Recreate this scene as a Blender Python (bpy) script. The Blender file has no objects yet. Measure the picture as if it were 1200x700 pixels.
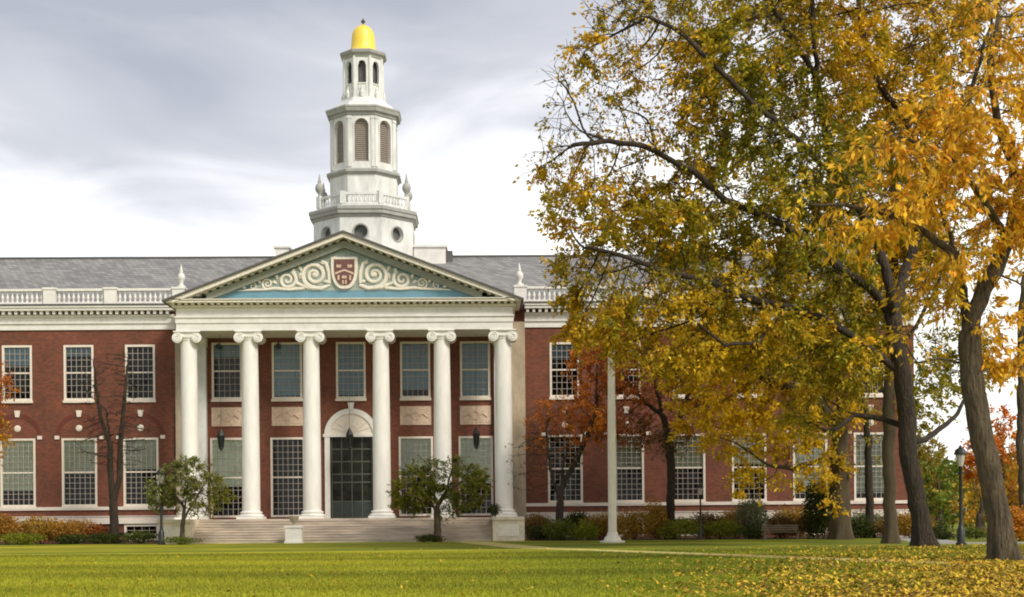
import bpy, math, random
import numpy as np
from mathutils import Vector, Matrix

random.seed(7)
rng = np.random.default_rng(11)
SC = bpy.context.scene
COL = SC.collection
R = math.radians

# ------------------------------------------------------------------ camera
F = 1650.0; CX, CY, CZ = 8.9, -95.4, 1.5; HY = 606.0
YAW, ROLL = R(1.15), R(.48)
cam_d = bpy.data.cameras.new('camera')
cam = bpy.data.objects.new('camera', cam_d); COL.objects.link(cam)
cam_d.sensor_width = 36.0
cam_d.lens = F / 1200 * 36
cam_d.shift_y = (HY - 350) / 1200
cam_d.clip_end = 3000
cam.matrix_world = (Matrix.Translation((CX, CY, CZ)) @ Matrix.Rotation(-YAW, 4, 'Z')
                    @ Matrix.Rotation(R(90), 4, 'X') @ Matrix.Rotation(-ROLL, 4, 'Z'))
SC.camera = cam

# ------------------------------------------------------------------ world: Nishita sky behind a broken cloud deck
SUN_EL, SUN_AZ = R(42), R(140)          # azimuth clockwise from +Y
w = bpy.data.worlds.new('World'); SC.world = w; w.use_nodes = True
nt = w.node_tree; nt.nodes.clear()
def N(t, **k):
    n = nt.nodes.new(t)
    for a, b in k.items(): setattr(n, a, b)
    return n
def L(a, b): nt.links.new(a, b)
out = N('ShaderNodeOutputWorld'); bg = N('ShaderNodeBackground'); bg.inputs[1].default_value = .1
sky = N('ShaderNodeTexSky', sky_type='NISHITA', sun_disc=False)
sky.sun_elevation = SUN_EL; sky.sun_rotation = SUN_AZ
tc = N('ShaderNodeTexCoord'); sp = N('ShaderNodeSeparateXYZ'); L(tc.outputs['Generated'], sp.inputs[0])
def M(op, a, b=None, c=None, clamp=False):
    n = N('ShaderNodeMath', operation=op); n.use_clamp = clamp
    for i, v in enumerate((a, b, c)):
        if v is None: continue
        if isinstance(v, (int, float)): n.inputs[i].default_value = v
        else: L(v, n.inputs[i])
    return n.outputs[0]
zz = M('MAXIMUM', sp.outputs[2], 0.0)
den = M('ADD', zz, .12)
cv = N('ShaderNodeCombineXYZ'); L(M('DIVIDE', sp.outputs[0], den), cv.inputs[0]); L(M('DIVIDE', sp.outputs[1], den), cv.inputs[1])
n1 = N('ShaderNodeTexNoise'); n1.inputs['Scale'].default_value = .75; n1.inputs['Detail'].default_value = 6; n1.inputs['Roughness'].default_value = .5
n1.inputs['Distortion'].default_value = .5; L(cv.outputs[0], n1.inputs['Vector'])
n2 = N('ShaderNodeTexNoise'); n2.inputs['Scale'].default_value = 1.7; n2.inputs['Distortion'].default_value = 1.2; n2.inputs['Detail'].default_value = 8
L(cv.outputs[0], n2.inputs['Vector'])
# thick grey deck overhead, thin bright haze low down
thick = M('MULTIPLY_ADD', n1.outputs[0], 1.1, M('MULTIPLY_ADD', sp.outputs[0], -.9, M('MULTIPLY_ADD', zz, 4.2, -1.16)))
thick = M('MULTIPLY_ADD', n2.outputs[0], .8, M('ADD', thick, -.4), clamp=True)
rmp = N('ShaderNodeValToRGB'); L(thick, rmp.inputs[0])
el = rmp.color_ramp.elements
el[0].position = .2; el[0].color = (1.0, .99, .94, 1)
el[1].position = 1.0; el[1].color = (.35, .365, .42, 1)
e = el.new(.42); e.color = (.78, .78, .80, 1)
e = el.new(.7); e.color = (.49, .50, .54, 1)
vm = N('ShaderNodeVectorMath', operation='SCALE'); L(rmp.outputs[0], vm.inputs[0]); vm.inputs[3].default_value = 11.0
mx = N('ShaderNodeMix', data_type='RGBA'); mx.inputs[0].default_value = .93
L(sky.outputs[0], mx.inputs[6]); L(vm.outputs[0], mx.inputs[7])
L(mx.outputs[2], bg.inputs[0]); L(bg.outputs[0], out.inputs[0])

sun_d = bpy.data.lights.new('sun', 'SUN'); sun = bpy.data.objects.new('sun', sun_d); COL.objects.link(sun)
sun_d.energy = 2.5; sun_d.angle = R(16); sun_d.color = (1, .93, .82)
sdir = Vector((math.sin(SUN_AZ) * math.cos(SUN_EL), math.cos(SUN_AZ) * math.cos(SUN_EL), math.sin(SUN_EL)))
sun.rotation_euler = sdir.to_track_quat('Z', 'Y').to_euler(); sun.location = (60, -80, 80)
SC.view_settings.view_transform = 'Standard'; SC.view_settings.look = 'None'
SC.view_settings.exposure = .42; SC.view_settings.gamma = 1
SC.render.engine = 'CYCLES'
SC.cycles.max_bounces = 6; SC.cycles.transparent_max_bounces = 8
SC.cycles.filter_width = 1.9

# ------------------------------------------------------------------ helpers
def at(px, py, Y):
    """point on the depth plane Y seen at a place of the 1200x700 photograph (survey of the photo)"""
    a = px - 600; b = HY - py
    u = a * math.cos(ROLL) + b * math.sin(ROLL); v = b * math.cos(ROLL) - a * math.sin(ROLL)
    dx, dz = u / F, v / F
    wx = math.sin(YAW) + dx * math.cos(YAW); wy = math.cos(YAW) - dx * math.sin(YAW)
    t = (Y - CY) / wy
    return Vector((CX + wx * t, Y, CZ + dz * t))

def tag(o, label=None, cat=None, group=None, kind=None):
    if label: o['label'] = label
    if cat: o['category'] = cat
    if group: o['group'] = group
    if kind: o['kind'] = kind
    return o
def empty(name, loc=(0, 0, 0), rz=0):
    o = bpy.data.objects.new(name, None); COL.objects.link(o)
    o.location = loc; o.rotation_euler = (0, 0, rz); o.empty_display_size = .3
    return o
def copy_tree(o, parent=None):
    c = o.copy(); COL.objects.link(c); c.parent = parent
    for ch in list(o.children): copy_tree(ch, c)
    return c

class MB:
    def __init__(s): s.v = []; s.f = []
    def add(s, vs, fs):
        n = len(s.v); s.v += [tuple(p) for p in vs]; s.f += [tuple(i + n for i in f) for f in fs]; return s
    def box(s, x0, x1, y0, y1, z0, z1):
        return s.add([(x0, y0, z0), (x1, y0, z0), (x1, y1, z0), (x0, y1, z0), (x0, y0, z1), (x1, y0, z1), (x1, y1, z1), (x0, y1, z1)],
                     [(0, 3, 2, 1), (4, 5, 6, 7), (0, 1, 5, 4), (1, 2, 6, 5), (2, 3, 7, 6), (3, 0, 4, 7)])
    def lathe(s, cx, cy, prof, n=16, ph=0.0, cap=True):
        vs = []; fs = []
        for r, z in prof:
            for k in range(n):
                a = ph + 2 * math.pi * k / n
                vs.append((cx + r * math.sin(a), cy - r * math.cos(a), z))
        m = len(prof)
        for j in range(m - 1):
            for k in range(n):
                k2 = (k + 1) % n
                fs.append((j * n + k, j * n + k2, (j + 1) * n + k2, (j + 1) * n + k))
        if cap:
            fs.append(tuple(reversed(range(n)))); fs.append(tuple((m - 1) * n + k for k in range(n)))
        return s.add(vs, fs)
    def prism(s, poly, y0, y1):      # polygon in XZ (counter-clockwise seen from the front), extruded along Y
        n = len(poly)
        vs = [(x, y0, z) for x, z in poly] + [(x, y1, z) for x, z in poly]
        fs = [tuple(range(n)), tuple(reversed(range(n, 2 * n)))]
        fs += [(k, n + k, n + (k + 1) % n, (k + 1) % n) for k in range(n)]
        return s.add(vs, fs)
    def prismx(s, poly, x0, x1):     # polygon in YZ extruded along X
        n = len(poly)
        vs = [(x0, y, z) for y, z in poly] + [(x1, y, z) for y, z in poly]
        fs = [tuple(reversed(range(n))), tuple(range(n, 2 * n))]
        fs += [(k, (k + 1) % n, n + (k + 1) % n, n + k) for k in range(n)]
        return s.add(vs, fs)
    def tube(s, pts, r, n=6):
        pts = [Vector(p) for p in pts]; rs = r if isinstance(r, (list, tuple)) else [r] * len(pts)
        vs = []; fs = []
        up = Vector((0, 1, 0))
        for i, p in enumerate(pts):
            d = (pts[min(i + 1, len(pts) - 1)] - pts[max(i - 1, 0)]).normalized()
            a = d.cross(up)
            if a.length < .05: a = d.cross(Vector((1, 0, 0)))
            a.normalize(); b = d.cross(a).normalized()
            for k in range(n):
                t = 2 * math.pi * k / n
                vs.append(p + (a * math.cos(t) + b * math.sin(t)) * rs[i])
        for i in range(len(pts) - 1):
            for k in range(n):
                k2 = (k + 1) % n
                fs.append((i * n + k, i * n + k2, (i + 1) * n + k2, (i + 1) * n + k))
        fs.append(tuple(range(n))); fs.append(tuple((len(pts) - 1) * n + k for k in reversed(range(n))))
        return s.add(vs, fs)
    def arc(s, cx, cz, r0, r1, y0, y1, a0=0, a1=180, n=20):   # flat ring sector facing front
        for k in range(n):
            t0 = R(a0 + (a1 - a0) * k / n); t1 = R(a0 + (a1 - a0) * (k + 1) / n)
            s.prism([(cx + r0 * math.cos(t0), cz + r0 * math.sin(t0)), (cx + r1 * math.cos(t0), cz + r1 * math.sin(t0)),
                     (cx + r1 * math.cos(t1), cz + r1 * math.sin(t1)), (cx + r0 * math.cos(t1), cz + r0 * math.sin(t1))], y0, y1)
        return s
    def xform(s, mat):
        s.v = [tuple(mat @ Vector(p)) for p in s.v]; return s
    def merge(s, o): return s.add(o.v, o.f)
    def build(s, name, mat, parent=None, smooth=False, loc=None):
        me = bpy.data.meshes.new(name); me.from_pydata(s.v, [], s.f); me.validate(); me.update()
        me.materials.append(mat)
        if smooth:
            me.polygons.foreach_set('use_smooth', [True] * len(me.polygons))
            try: me.set_sharp_from_angle(angle=R(40))
            except Exception: pass
        o = bpy.data.objects.new(name, me); COL.objects.link(o)
        if parent is not None: o.parent = parent
        if loc: o.location = loc
        import bmesh
        bm = bmesh.new(); bm.from_mesh(me); bmesh.ops.recalc_face_normals(bm, faces=bm.faces); bm.to_mesh(me); bm.free()
        return o

def grid_wall(m, x0, x1, z0, z1, y, holes, thick=.35):
    """front skin with rectangular openings and their reveals; holes = (xa, xb, za, zb)"""
    xs = sorted({x0, x1, *[h[0] for h in holes], *[h[1] for h in holes]}); zs = sorted({z0, z1, *[h[2] for h in holes], *[h[3] for h in holes]})
    for i in range(len(xs) - 1):
        for j in range(len(zs) - 1):
            cx, cz = (xs[i] + xs[i + 1]) / 2, (zs[j] + zs[j + 1]) / 2
            if any(h[0] < cx < h[1] and h[2] < cz < h[3] for h in holes): continue
            m.add([(xs[i], y, zs[j]), (xs[i + 1], y, zs[j]), (xs[i + 1], y, zs[j + 1]), (xs[i], y, zs[j + 1])], [(0, 1, 2, 3)])
    for a, b, c, d in holes:
        t = y + thick
        m.add([(a, y, c), (a, t, c), (a, t, d), (a, y, d)], [(0, 1, 2, 3)]); m.add([(b, y, c), (b, t, c), (b, t, d), (b, y, d)], [(3, 2, 1, 0)])
        m.add([(a, y, d), (a, t, d), (b, t, d), (b, y, d)], [(0, 1, 2, 3)]); m.add([(a, y, c), (a, t, c), (b, t, c), (b, y, c)], [(3, 2, 1, 0)])

def hole_panel(hw0, hw1, z0, z1, inside, zc, depth=.25, n=40):
    """flat trapezoid panel facing -Y with one convex hole and its reveal"""
    m = MB(); corners = [math.atan2(z - zc, x) for x, z in ((hw0, z0), (hw1, z1), (-hw1, z1), (-hw0, z0))]
    an = sorted([2 * math.pi * k / n - math.pi for k in range(n)] + corners)
    ins, outs = [], []
    for a in an:
        c, s_ = math.cos(a), math.sin(a)
        lo, hi = 0, 20
        for _ in range(26):
            mid = (lo + hi) / 2
            if inside(c * mid, zc + s_ * mid): lo = mid
            else: hi = mid
        ins.append((c * lo, zc + s_ * lo))
        lo, hi = 0, 20
        for _ in range(26):
            mid = (lo + hi) / 2; x, z = c * mid, zc + s_ * mid
            t = (z - z0) / (z1 - z0); hw = hw0 + (hw1 - hw0) * t
            if z0 <= z <= z1 and abs(x) <= hw: lo = mid
            else: hi = mid
        outs.append((c * lo, zc + s_ * lo))
    k = len(an)
    vs = [(x, 0, z) for x, z in ins] + [(x, 0, z) for x, z in outs] + [(x, depth, z) for x, z in ins]
    fs = []
    for i in range(k):
        j = (i + 1) % k
        fs.append((i, k + i, k + j, j)); fs.append((2 * k + i, i, j, 2 * k + j))
    m.add(vs, fs); return m

# ------------------------------------------------------------------ materials
def mat(name, col=(.5, .5, .5), rough=.6, var=.0, scale=3.0, bump=0.0, bscale=20, metal=0, spec=.5, stretch=(1, 1, 1), col2=None):
    m = bpy.data.materials.new(name); m.use_nodes = True; t = m.node_tree; b = t.nodes['Principled BSDF']
    b.inputs['Roughness'].default_value = rough; b.inputs['Metallic'].default_value = metal
    b.inputs['Specular IOR Level'].default_value = spec
    b.inputs['Base Color'].default_value = (*col, 1)
    tc = t.nodes.new('ShaderNodeTexCoord'); mp = t.nodes.new('ShaderNodeMapping'); mp.inputs['Scale'].default_value = stretch
    t.links.new(tc.outputs['Object'], mp.inputs[0])
    if var:
        n = t.nodes.new('ShaderNodeTexNoise'); n.inputs['Scale'].default_value = scale; n.inputs['Detail'].default_value = 8; n.inputs['Roughness'].default_value = .65
        t.links.new(mp.outputs[0], n.inputs['Vector'])
        r = t.nodes.new('ShaderNodeValToRGB'); r.color_ramp.elements[0].position = .3; r.color_ramp.elements[1].position = .7
        c2 = col2 if col2 else tuple(min(1, c * (1 + var)) for c in col)
        r.color_ramp.elements[0].color = (*[c * (1 - var) for c in col], 1); r.color_ramp.elements[1].color = (*c2, 1)
        t.links.new(n.outputs[0], r.inputs[0]); t.links.new(r.outputs[0], b.inputs['Base Color'])
    if bump:
        n = t.nodes.new('ShaderNodeTexNoise'); n.inputs['Scale'].default_value = bscale; n.inputs['Detail'].default_value = 6
        t.links.new(mp.outputs[0], n.inputs['Vector'])
        bp = t.nodes.new('ShaderNodeBump'); bp.inputs['Strength'].default_value = bump; bp.inputs['Distance'].default_value = .05 if bump < .85 else .16
        t.links.new(n.outputs[0], bp.inputs['Height']); t.links.new(bp.outputs[0], b.inputs['Normal'])
    return m

def brick_mat(nm='red_brick', bw=.22, rh=.078, ms=.009, cols=((.225, .064, .030), (.115, .034, .019), (.20, .11, .08)), lo=(.58, .62, .60), hi=(1.25, 1.1, 1.02), nsc=.45):
    m = bpy.data.materials.new(nm); m.use_nodes = True; t = m.node_tree; b = t.nodes['Principled BSDF']; b.inputs['Roughness'].default_value = .88
    g = t.nodes.new('ShaderNodeNewGeometry'); s = t.nodes.new('ShaderNodeSeparateXYZ'); t.links.new(g.outputs['Position'], s.inputs[0])
    a = t.nodes.new('ShaderNodeMath'); a.operation = 'ADD'; t.links.new(s.outputs[0], a.inputs[0]); t.links.new(s.outputs[1], a.inputs[1])
    c = t.nodes.new('ShaderNodeCombineXYZ'); t.links.new(a.outputs[0], c.inputs[0]); t.links.new(s.outputs[2], c.inputs[1])
    br = t.nodes.new('ShaderNodeTexBrick'); t.links.new(c.outputs[0], br.inputs['Vector'])
    br.inputs['Scale'].default_value = 1; br.inputs['Brick Width'].default_value = bw; br.inputs['Row Height'].default_value = rh; br.inputs['Mortar Size'].default_value = ms
    br.inputs['Color1'].default_value = (*cols[0], 1); br.inputs['Color2'].default_value = (*cols[1], 1); br.inputs['Mortar'].default_value = (*cols[2], 1)
    n = t.nodes.new('ShaderNodeTexNoise'); n.inputs['Scale'].default_value = nsc; n.inputs['Detail'].default_value = 10; n.inputs['Roughness'].default_value = .75
    t.links.new(c.outputs[0], n.inputs['Vector'])
    r = t.nodes.new('ShaderNodeValToRGB'); r.color_ramp.elements[0].position = .3; r.color_ramp.elements[1].position = .72
    r.color_ramp.elements[0].color = (*lo, 1); r.color_ramp.elements[1].color = (*hi, 1)
    t.links.new(n.outputs[0], r.inputs[0])
    mx = t.nodes.new('ShaderNodeMix'); mx.data_type = 'RGBA'; mx.blend_type = 'MULTIPLY'; mx.inputs[0].default_value = 1
    t.links.new(br.outputs[0], mx.inputs[6]); t.links.new(r.outputs[0], mx.inputs[7]); t.links.new(mx.outputs[2], b.inputs['Base Color'])
    bp = t.nodes.new('ShaderNodeBump'); bp.inputs['Strength'].default_value = .4; bp.inputs['Distance'].default_value = .01; bp.invert = True
    t.links.new(br.outputs['Fac'], bp.inputs['Height']); t.links.new(bp.outputs[0], b.inputs['Normal'])
    return m

def glass_mat():
    m = bpy.data.materials.new('window_glass'); m.use_nodes = True; t = m.node_tree; t.nodes.clear()
    o = t.nodes.new('ShaderNodeOutputMaterial'); tr = t.nodes.new('ShaderNodeBsdfTransparent'); tr.inputs[0].default_value = (.88, .92, .90, 1)
    gl = t.nodes.new('ShaderNodeBsdfGlossy'); gl.inputs['Roughness'].default_value = .04; gl.inputs[0].default_value = (1, 1, 1, 1)
    n = t.nodes.new('ShaderNodeTexNoise'); n.inputs['Scale'].default_value = 2.2; tc = t.nodes.new('ShaderNodeTexCoord'); t.links.new(tc.outputs['Object'], n.inputs['Vector'])
    bp = t.nodes.new('ShaderNodeBump'); bp.inputs['Strength'].default_value = .25; bp.inputs['Distance'].default_value = .03; t.links.new(n.outputs[0], bp.inputs['Height']); t.links.new(bp.outputs[0], gl.inputs['Normal'])
    fr = t.nodes.new('ShaderNodeFresnel'); fr.inputs[0].default_value = 1.32
    mx = t.nodes.new('ShaderNodeMixShader'); t.links.new(fr.outputs[0], mx.inputs[0]); t.links.new(tr.outputs[0], mx.inputs[1]); t.links.new(gl.outputs[0], mx.inputs[2])
    t.links.new(mx.outputs[0], o.inputs[0]); return m

def leaf_mat(name, transl=.35, rough=.55):
    m = bpy.data.materials.new(name); m.use_nodes = True; t = m.node_tree; t.nodes.clear()
    o = t.nodes.new('ShaderNodeOutputMaterial'); a = t.nodes.new('ShaderNodeAttribute'); a.attribute_name = 'leaf_colour'
    p = t.nodes.new('ShaderNodeBsdfPrincipled'); p.inputs['Roughness'].default_value = rough; p.inputs['Specular IOR Level'].default_value = .25
    tr = t.nodes.new('ShaderNodeBsdfTranslucent'); mx = t.nodes.new('ShaderNodeMixShader'); mx.inputs[0].default_value = transl
    t.links.new(a.outputs['Color'], p.inputs['Base Color']); t.links.new(a.outputs['Color'], tr.inputs[0])
    t.links.new(p.outputs[0], mx.inputs[1]); t.links.new(tr.outputs[0], mx.inputs[2]); t.links.new(mx.outputs[0], o.inputs[0]); return m

m_brick = brick_mat()
m_dbrick = mat('dark_gauged_brick', (.13, .032, .02), .85, .25, 6)
m_white = mat('white_painted_wood', (.74, .72, .665), .5, .11, 1.6, .05, 8)
m_cream = mat('cream_painted_frame', (.74, .66, .56), .55, .08, 3)
m_muntin = mat('glazing_bar_paint', (.42, .37, .32), .6, .08, 3)
m_col = mat('white_painted_column', (.80, .78, .72), .55, .10, 2.4, .15, 9, stretch=(1, 1, .22))
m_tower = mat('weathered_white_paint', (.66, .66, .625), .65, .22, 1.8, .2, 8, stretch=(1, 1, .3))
m_towerg = mat('grey_tower_moulding', (.34, .335, .30), .7, .18, 2)  # grey deepened to include the shade under the cornices
m_stone = mat('limestone', (.66, .58, .44), .8, .22, 1.6, .3, 12)
m_step = mat('worn_step_stone', (.50, .42, .335), .85, .34, .8, .4, 8, stretch=(.6, 1, 4))
m_anta = mat('tan_weathered_stone', (.42, .34, .24), .8, .3, 1.4, .2, 9, stretch=(1, 1, .4))
m_panel = mat('carved_limestone', (.62, .47, .35), .8, .2, 5, .8, 9)
m_slate = brick_mat('roof_slate', .38, .21, .012, ((.30, .29, .28), (.19, .185, .185), (.10, .10, .10)), (.75, .77, .78), (1.2, 1.18, 1.15), .3)
m_lead = mat('dark_lead_flashing', (.09, .085, .08), .6, .2, 2)
m_louvre = mat('taupe_louvre', (.36, .30, .255), .7, .1, 3)
m_louvd = mat('dark_opening', (.10, .10, .095), .7)
m_gold = mat('gilded_dome', (.92, .66, .09), .42, .06, 5, metal=.2)
m_blue = mat('blue_tympanum_paint', (.13, .27, .34), .7, .12, 1.5)
m_relief = mat('cream_relief', (.74, .69, .58), .65, .16, 6)
m_modil = mat('grey_green_modillion', (.40, .40, .33), .7, .2, 5)
m_rake = mat('grey_green_raking_soffit', (.25, .26, .21), .7, .15, 4)
m_maroon = mat('maroon_enamel', (.15, .062, .048), .6, .3, 8)
m_dark = mat('room_darkness', (.012, .012, .014), .9)
m_blind = mat('pale_green_blind', (.72, .76, .62), .8, .12, 2)
m_blind2 = mat('blue_grey_blind', (.22, .33, .41), .8, .15, 1.5)
for m_ in (m_blind, m_blind2):
    t = m_.node_tree; oi = t.nodes.new('ShaderNodeObjectInfo'); mr_ = t.nodes.new('ShaderNodeMapRange'); mr_.inputs[3].default_value = .62; mr_.inputs[4].default_value = 1.15
    t.links.new(oi.outputs['Random'], mr_.inputs[0]); b_ = t.nodes['Principled BSDF']; src = b_.inputs['Base Color'].links[0].from_socket
    vm_ = t.nodes.new('ShaderNodeVectorMath'); vm_.operation = 'SCALE'; t.links.new(src, vm_.inputs[0]); t.links.new(mr_.outputs[0], vm_.inputs[3]); t.links.new(vm_.outputs[0], b_.inputs['Base Color'])
m_glass = glass_mat()
m_iron = mat('black_iron', (.018, .02, .02), .45, .3, 8)
m_pole = mat('white_flagpole_paint', (.74, .68, .55), .4, .08, 2)
m_bark = mat('dark_ridged_bark', (.026, .018, .011), .92, .5, 6, 1.0, 11, stretch=(1, 1, .25), col2=(.062, .043, .025))
m_bark2 = mat('grey_brown_bark', (.055, .039, .022), .92, .5, 7, 1.0, 12, stretch=(1, 1, .22), col2=(.145, .11, .062))
m_bark3 = mat('pale_olive_bark', (.075, .055, .028), .92, .3, 2.5, .8, 14, stretch=(1, 1, .3))
m_leaf = leaf_mat('autumn_leaf', .35)
m_leafg = leaf_mat('evergreen_leaf', .3)
m_litter = leaf_mat('fallen_leaf', .05, .8)
m_lamp = mat('frosted_lamp_glass', (.45, .43, .38), .3)
m_terra = mat('weathered_urn_stone', (.36, .30, .22), .8, .2, 6)

# ------------------------------------------------------------------ ground
def lawn_mat():
    m = bpy.data.materials.new('mown_lawn'); m.use_nodes = True; t = m.node_tree; b = t.nodes['Principled BSDF']; b.inputs['Roughness'].default_value = .9; b.inputs['Specular IOR Level'].default_value = .15
    tc = t.nodes.new('ShaderNodeTexCoord')
    def noise(sc, scale, det=6, rot=0):
        mp = t.nodes.new('ShaderNodeMapping'); mp.inputs['Scale'].default_value = sc; mp.inputs['Rotation'].default_value = (0, 0, rot); t.links.new(tc.outputs['Object'], mp.inputs[0])
        n = t.nodes.new('ShaderNodeTexNoise'); n.inputs['Scale'].default_value = scale; n.inputs['Detail'].default_value = det; t.links.new(mp.outputs[0], n.inputs['Vector']); return n.outputs[0]
    def ramp(fac, stops):
        r = t.nodes.new('ShaderNodeValToRGB'); t.links.new(fac, r.inputs[0])
        r.color_ramp.elements[0].position, r.color_ramp.elements[0].color = stops[0][0], (*stops[0][1], 1)
        r.color_ramp.elements[1].position, r.color_ramp.elements[1].color = stops[-1][0], (*stops[-1][1], 1)
        for p, c in stops[1:-1]:
            e = r.color_ramp.elements.new(p); e.color = (*c, 1)
        return r.outputs[0]
    band = ramp(noise((.03, .42, 1), 1.0, 4, R(2)), [(.34, (.145, .175, .012)), (.5, (.25, .25, .016)), (.64, (.48, .42, .035))])
    patch = ramp(noise((1, 1, 1), .35, 8), [(.35, (.72, .8, .8)), (.7, (1.2, 1.12, 1.0))])
    fine = ramp(noise((1, 1, 1), 14, 8), [(.3, (.6, .6, .6)), (.7, (1.35, 1.35, 1.3))])
    m1 = t.nodes.new('ShaderNodeMix'); m1.data_type = 'RGBA'; m1.blend_type = 'MULTIPLY'; m1.inputs[0].default_value = 1; t.links.new(band, m1.inputs[6]); t.links.new(patch, m1.inputs[7])
    m2 = t.nodes.new('ShaderNodeMix'); m2.data_type = 'RGBA'; m2.blend_type = 'MULTIPLY'; m2.inputs[0].default_value = 1; t.links.new(m1.outputs[2], m2.inputs[6]); t.links.new(fine, m2.inputs[7])
    # turf colour goes darker and greener towards the right hand side of the lawn
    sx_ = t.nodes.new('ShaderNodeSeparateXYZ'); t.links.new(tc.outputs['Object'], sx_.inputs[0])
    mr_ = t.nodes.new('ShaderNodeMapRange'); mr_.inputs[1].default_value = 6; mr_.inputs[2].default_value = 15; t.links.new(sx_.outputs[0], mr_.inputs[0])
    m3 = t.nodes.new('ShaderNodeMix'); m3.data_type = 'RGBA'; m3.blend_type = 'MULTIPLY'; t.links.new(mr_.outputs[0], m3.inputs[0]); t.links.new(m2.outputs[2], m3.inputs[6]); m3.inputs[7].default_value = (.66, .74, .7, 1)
    t.links.new(m3.outputs[2], b.inputs['Base Color'])
    return m
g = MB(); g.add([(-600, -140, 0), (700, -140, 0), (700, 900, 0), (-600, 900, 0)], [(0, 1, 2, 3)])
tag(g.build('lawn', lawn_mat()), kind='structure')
# leaf strewn dirt path crossing the lawn, and a paved walk at the right
m_path = mat('leaf_strewn_path', (.50, .42, .12), .9, .3, 2.0, .2, 20)
m_walk = mat('pale_walk', (.33, .31, .27), .9, .15, 1.0, .1, 20)
pa = MB()
pts = [(8.0, -9.0), (9.4, -17.0), (11.2, -27.5), (15.2, -36.5), (19.5, -46), (23.6, -55.2), (26.5, -62)]
for i in range(len(pts) - 1):
    (x0, y0), (x1, y1) = pts[i], pts[i + 1]
    pa.add([(x0 - 1.0, y0, .004), (x0 + 1.0, y0, .004), (x1 + 1.0, y1, .004), (x1 - 1.0, y1, .004)], [(0, 1, 2, 3)])
tag(pa.build('path', m_path), kind='structure')
wk = MB(); wk.add([(-40, -10.4, .008), (9, -10.4, .008), (9, -8.3, .008), (-40, -8.3, .008)], [(0, 1, 2, 3)])
wk = MB(); wk.add([(30.8, -27, .008), (75, -31, .008), (75, -27.5, .008), (31.3, -23.6, .008)], [(0, 1, 2, 3)])
wk.add([(30.9, -23.6, .012), (33.4, -23.6, .012), (48, 40, .012), (45, 40, .012)], [(0, 1, 2, 3)])
tag(wk.build('pavement', m_walk), kind='structure')
bed = MB()
bed.add([(-50, -5.6, .005), (-11.8, -5.6, .005), (-11.8, 0, .005), (-50, 0, .005)], [(0, 1, 2, 3)])
bed.add([(11.9, -8.6, .005), (44, -8.6, .005), (44, 0, .005), (11.9, 0, .005)], [(0, 1, 2, 3)])
tag(bed.build('planting_bed', mat('bark_mulch', (.05, .035, .02), .95, .4, 6, .5, 14)), kind='structure')

# ------------------------------------------------------------------ the library
B = empty('library_building')
tag(B, 'red brick library with a white six-column portico, blue pediment and gilded white cupola', 'building')
WX0, WX1 = -46.0, 38.3                   # wing ends
LW = [-14.17 - 4.12 * k for k in range(8)]; RW = [14.46 + 4.17 * k for k in range(6)]
PW = [-8.35, -4.3, 4.35, 8.4]
UPZ, LOZ, PUZ, PLZ = (9.6, 13.32), (2.45, 7.05), (9.6, 13.42), (1.62, 7.0)
holes = []
for x in LW + RW:
    holes += [(x - 1.0, x + 1.0, *UPZ), (x - 1.18, x + 1.18, *LOZ), (x - 1.15, x + 1.15, .12, 1.22)]
for x in PW:
    holes += [(x - 1.02, x + 1.02, *PUZ), (x - 1.16, x + 1.16, *PLZ)]
holes += [(-1.0, 1.0, *PUZ), (-1.44, 1.44, 1.5, 7.08)]
wl = MB(); grid_wall(wl, WX0, WX1, -.3, 15.9, 0, holes)
wl.add([(WX1, 0, -.3), (WX1, 20, -.3), (WX1, 20, 15.9), (WX1, 0, 15.9)], [(0, 1, 2, 3)])
wl.add([(WX0, 0, -.3), (WX0, 20, -.3), (WX0, 20, 15.9), (WX0, 0, 15.9)], [(3, 2, 1, 0)])
wl.add([(WX0, 20, -.3), (WX1, 20, -.3), (WX1, 20, 15.9), (WX0, 20, 15.9)], [(3, 2, 1, 0)])
me = wl.build('wall', m_brick, B)
rm = MB().add([(WX0, 2.2, -.3), (WX1, 2.2, -.3), (WX1, 2.2, 15.8), (WX0, 2.2, 15.8)], [(0, 1, 2, 3)]).build('interior', m_dark, B)

def make_window(wd, h, cols, rows, blind, bmat, sill=True, fw=.14):
    """frame mesh at the sill centre; children pane, blind, sill"""
    f = MB(); a = wd / 2
    f.box(-a, -a + fw, -.04, .16, 0, h); f.box(a - fw, a, -.04, .16, 0, h)
    f.box(-a + fw, a - fw, -.04, .16, h - fw, h); f.box(-a + fw, a - fw, -.03, .16, 0, fw)
    iw = wd - 2 * fw; ih = h - 2 * fw; mw = .03; mu = MB()
    for c in range(1, cols):
        x = -a + fw + iw * c / cols; mu.box(x - mw / 2, x + mw / 2, .06, .11, fw, h - fw)
    for r in range(1, rows):
        z = fw + ih * r / rows; k = .05 if r == rows // 2 else mw / 2
        (f if r == rows // 2 else mu).box(-a + fw, a - fw, .064, .106, z - k, z + k)
    o = f.build('window', m_cream, B)
    mu.build('glazing_bars', m_muntin, o)
    MB().add([(-a + fw, .13, fw), (a - fw, .13, fw), (a - fw, .13, h - fw), (-a + fw, .13, h - fw)], [(0, 1, 2, 3)]).build('pane', m_glass, o)
    if blind > 0:
        b = MB(); z0 = h - fw - ih * blind; n = max(3, int((h - fw - z0) / .12))
        for k in range(n):
            za = z0 + (h - fw - z0) * k / n; zb = z0 + (h - fw - z0) * (k + .94) / n
            b.add([(-a + fw, .15, za), (a - fw, .15, za), (a - fw, .165, zb), (-a + fw, .165, zb)], [(0, 1, 2, 3)])
        b.build('blind', bmat, o)
    if sill:
        MB().box(-a - .05, a + .05, -.12, .1, -.17, -.003).build('sill', m_cream, o)
    return o
protos = {}
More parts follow.
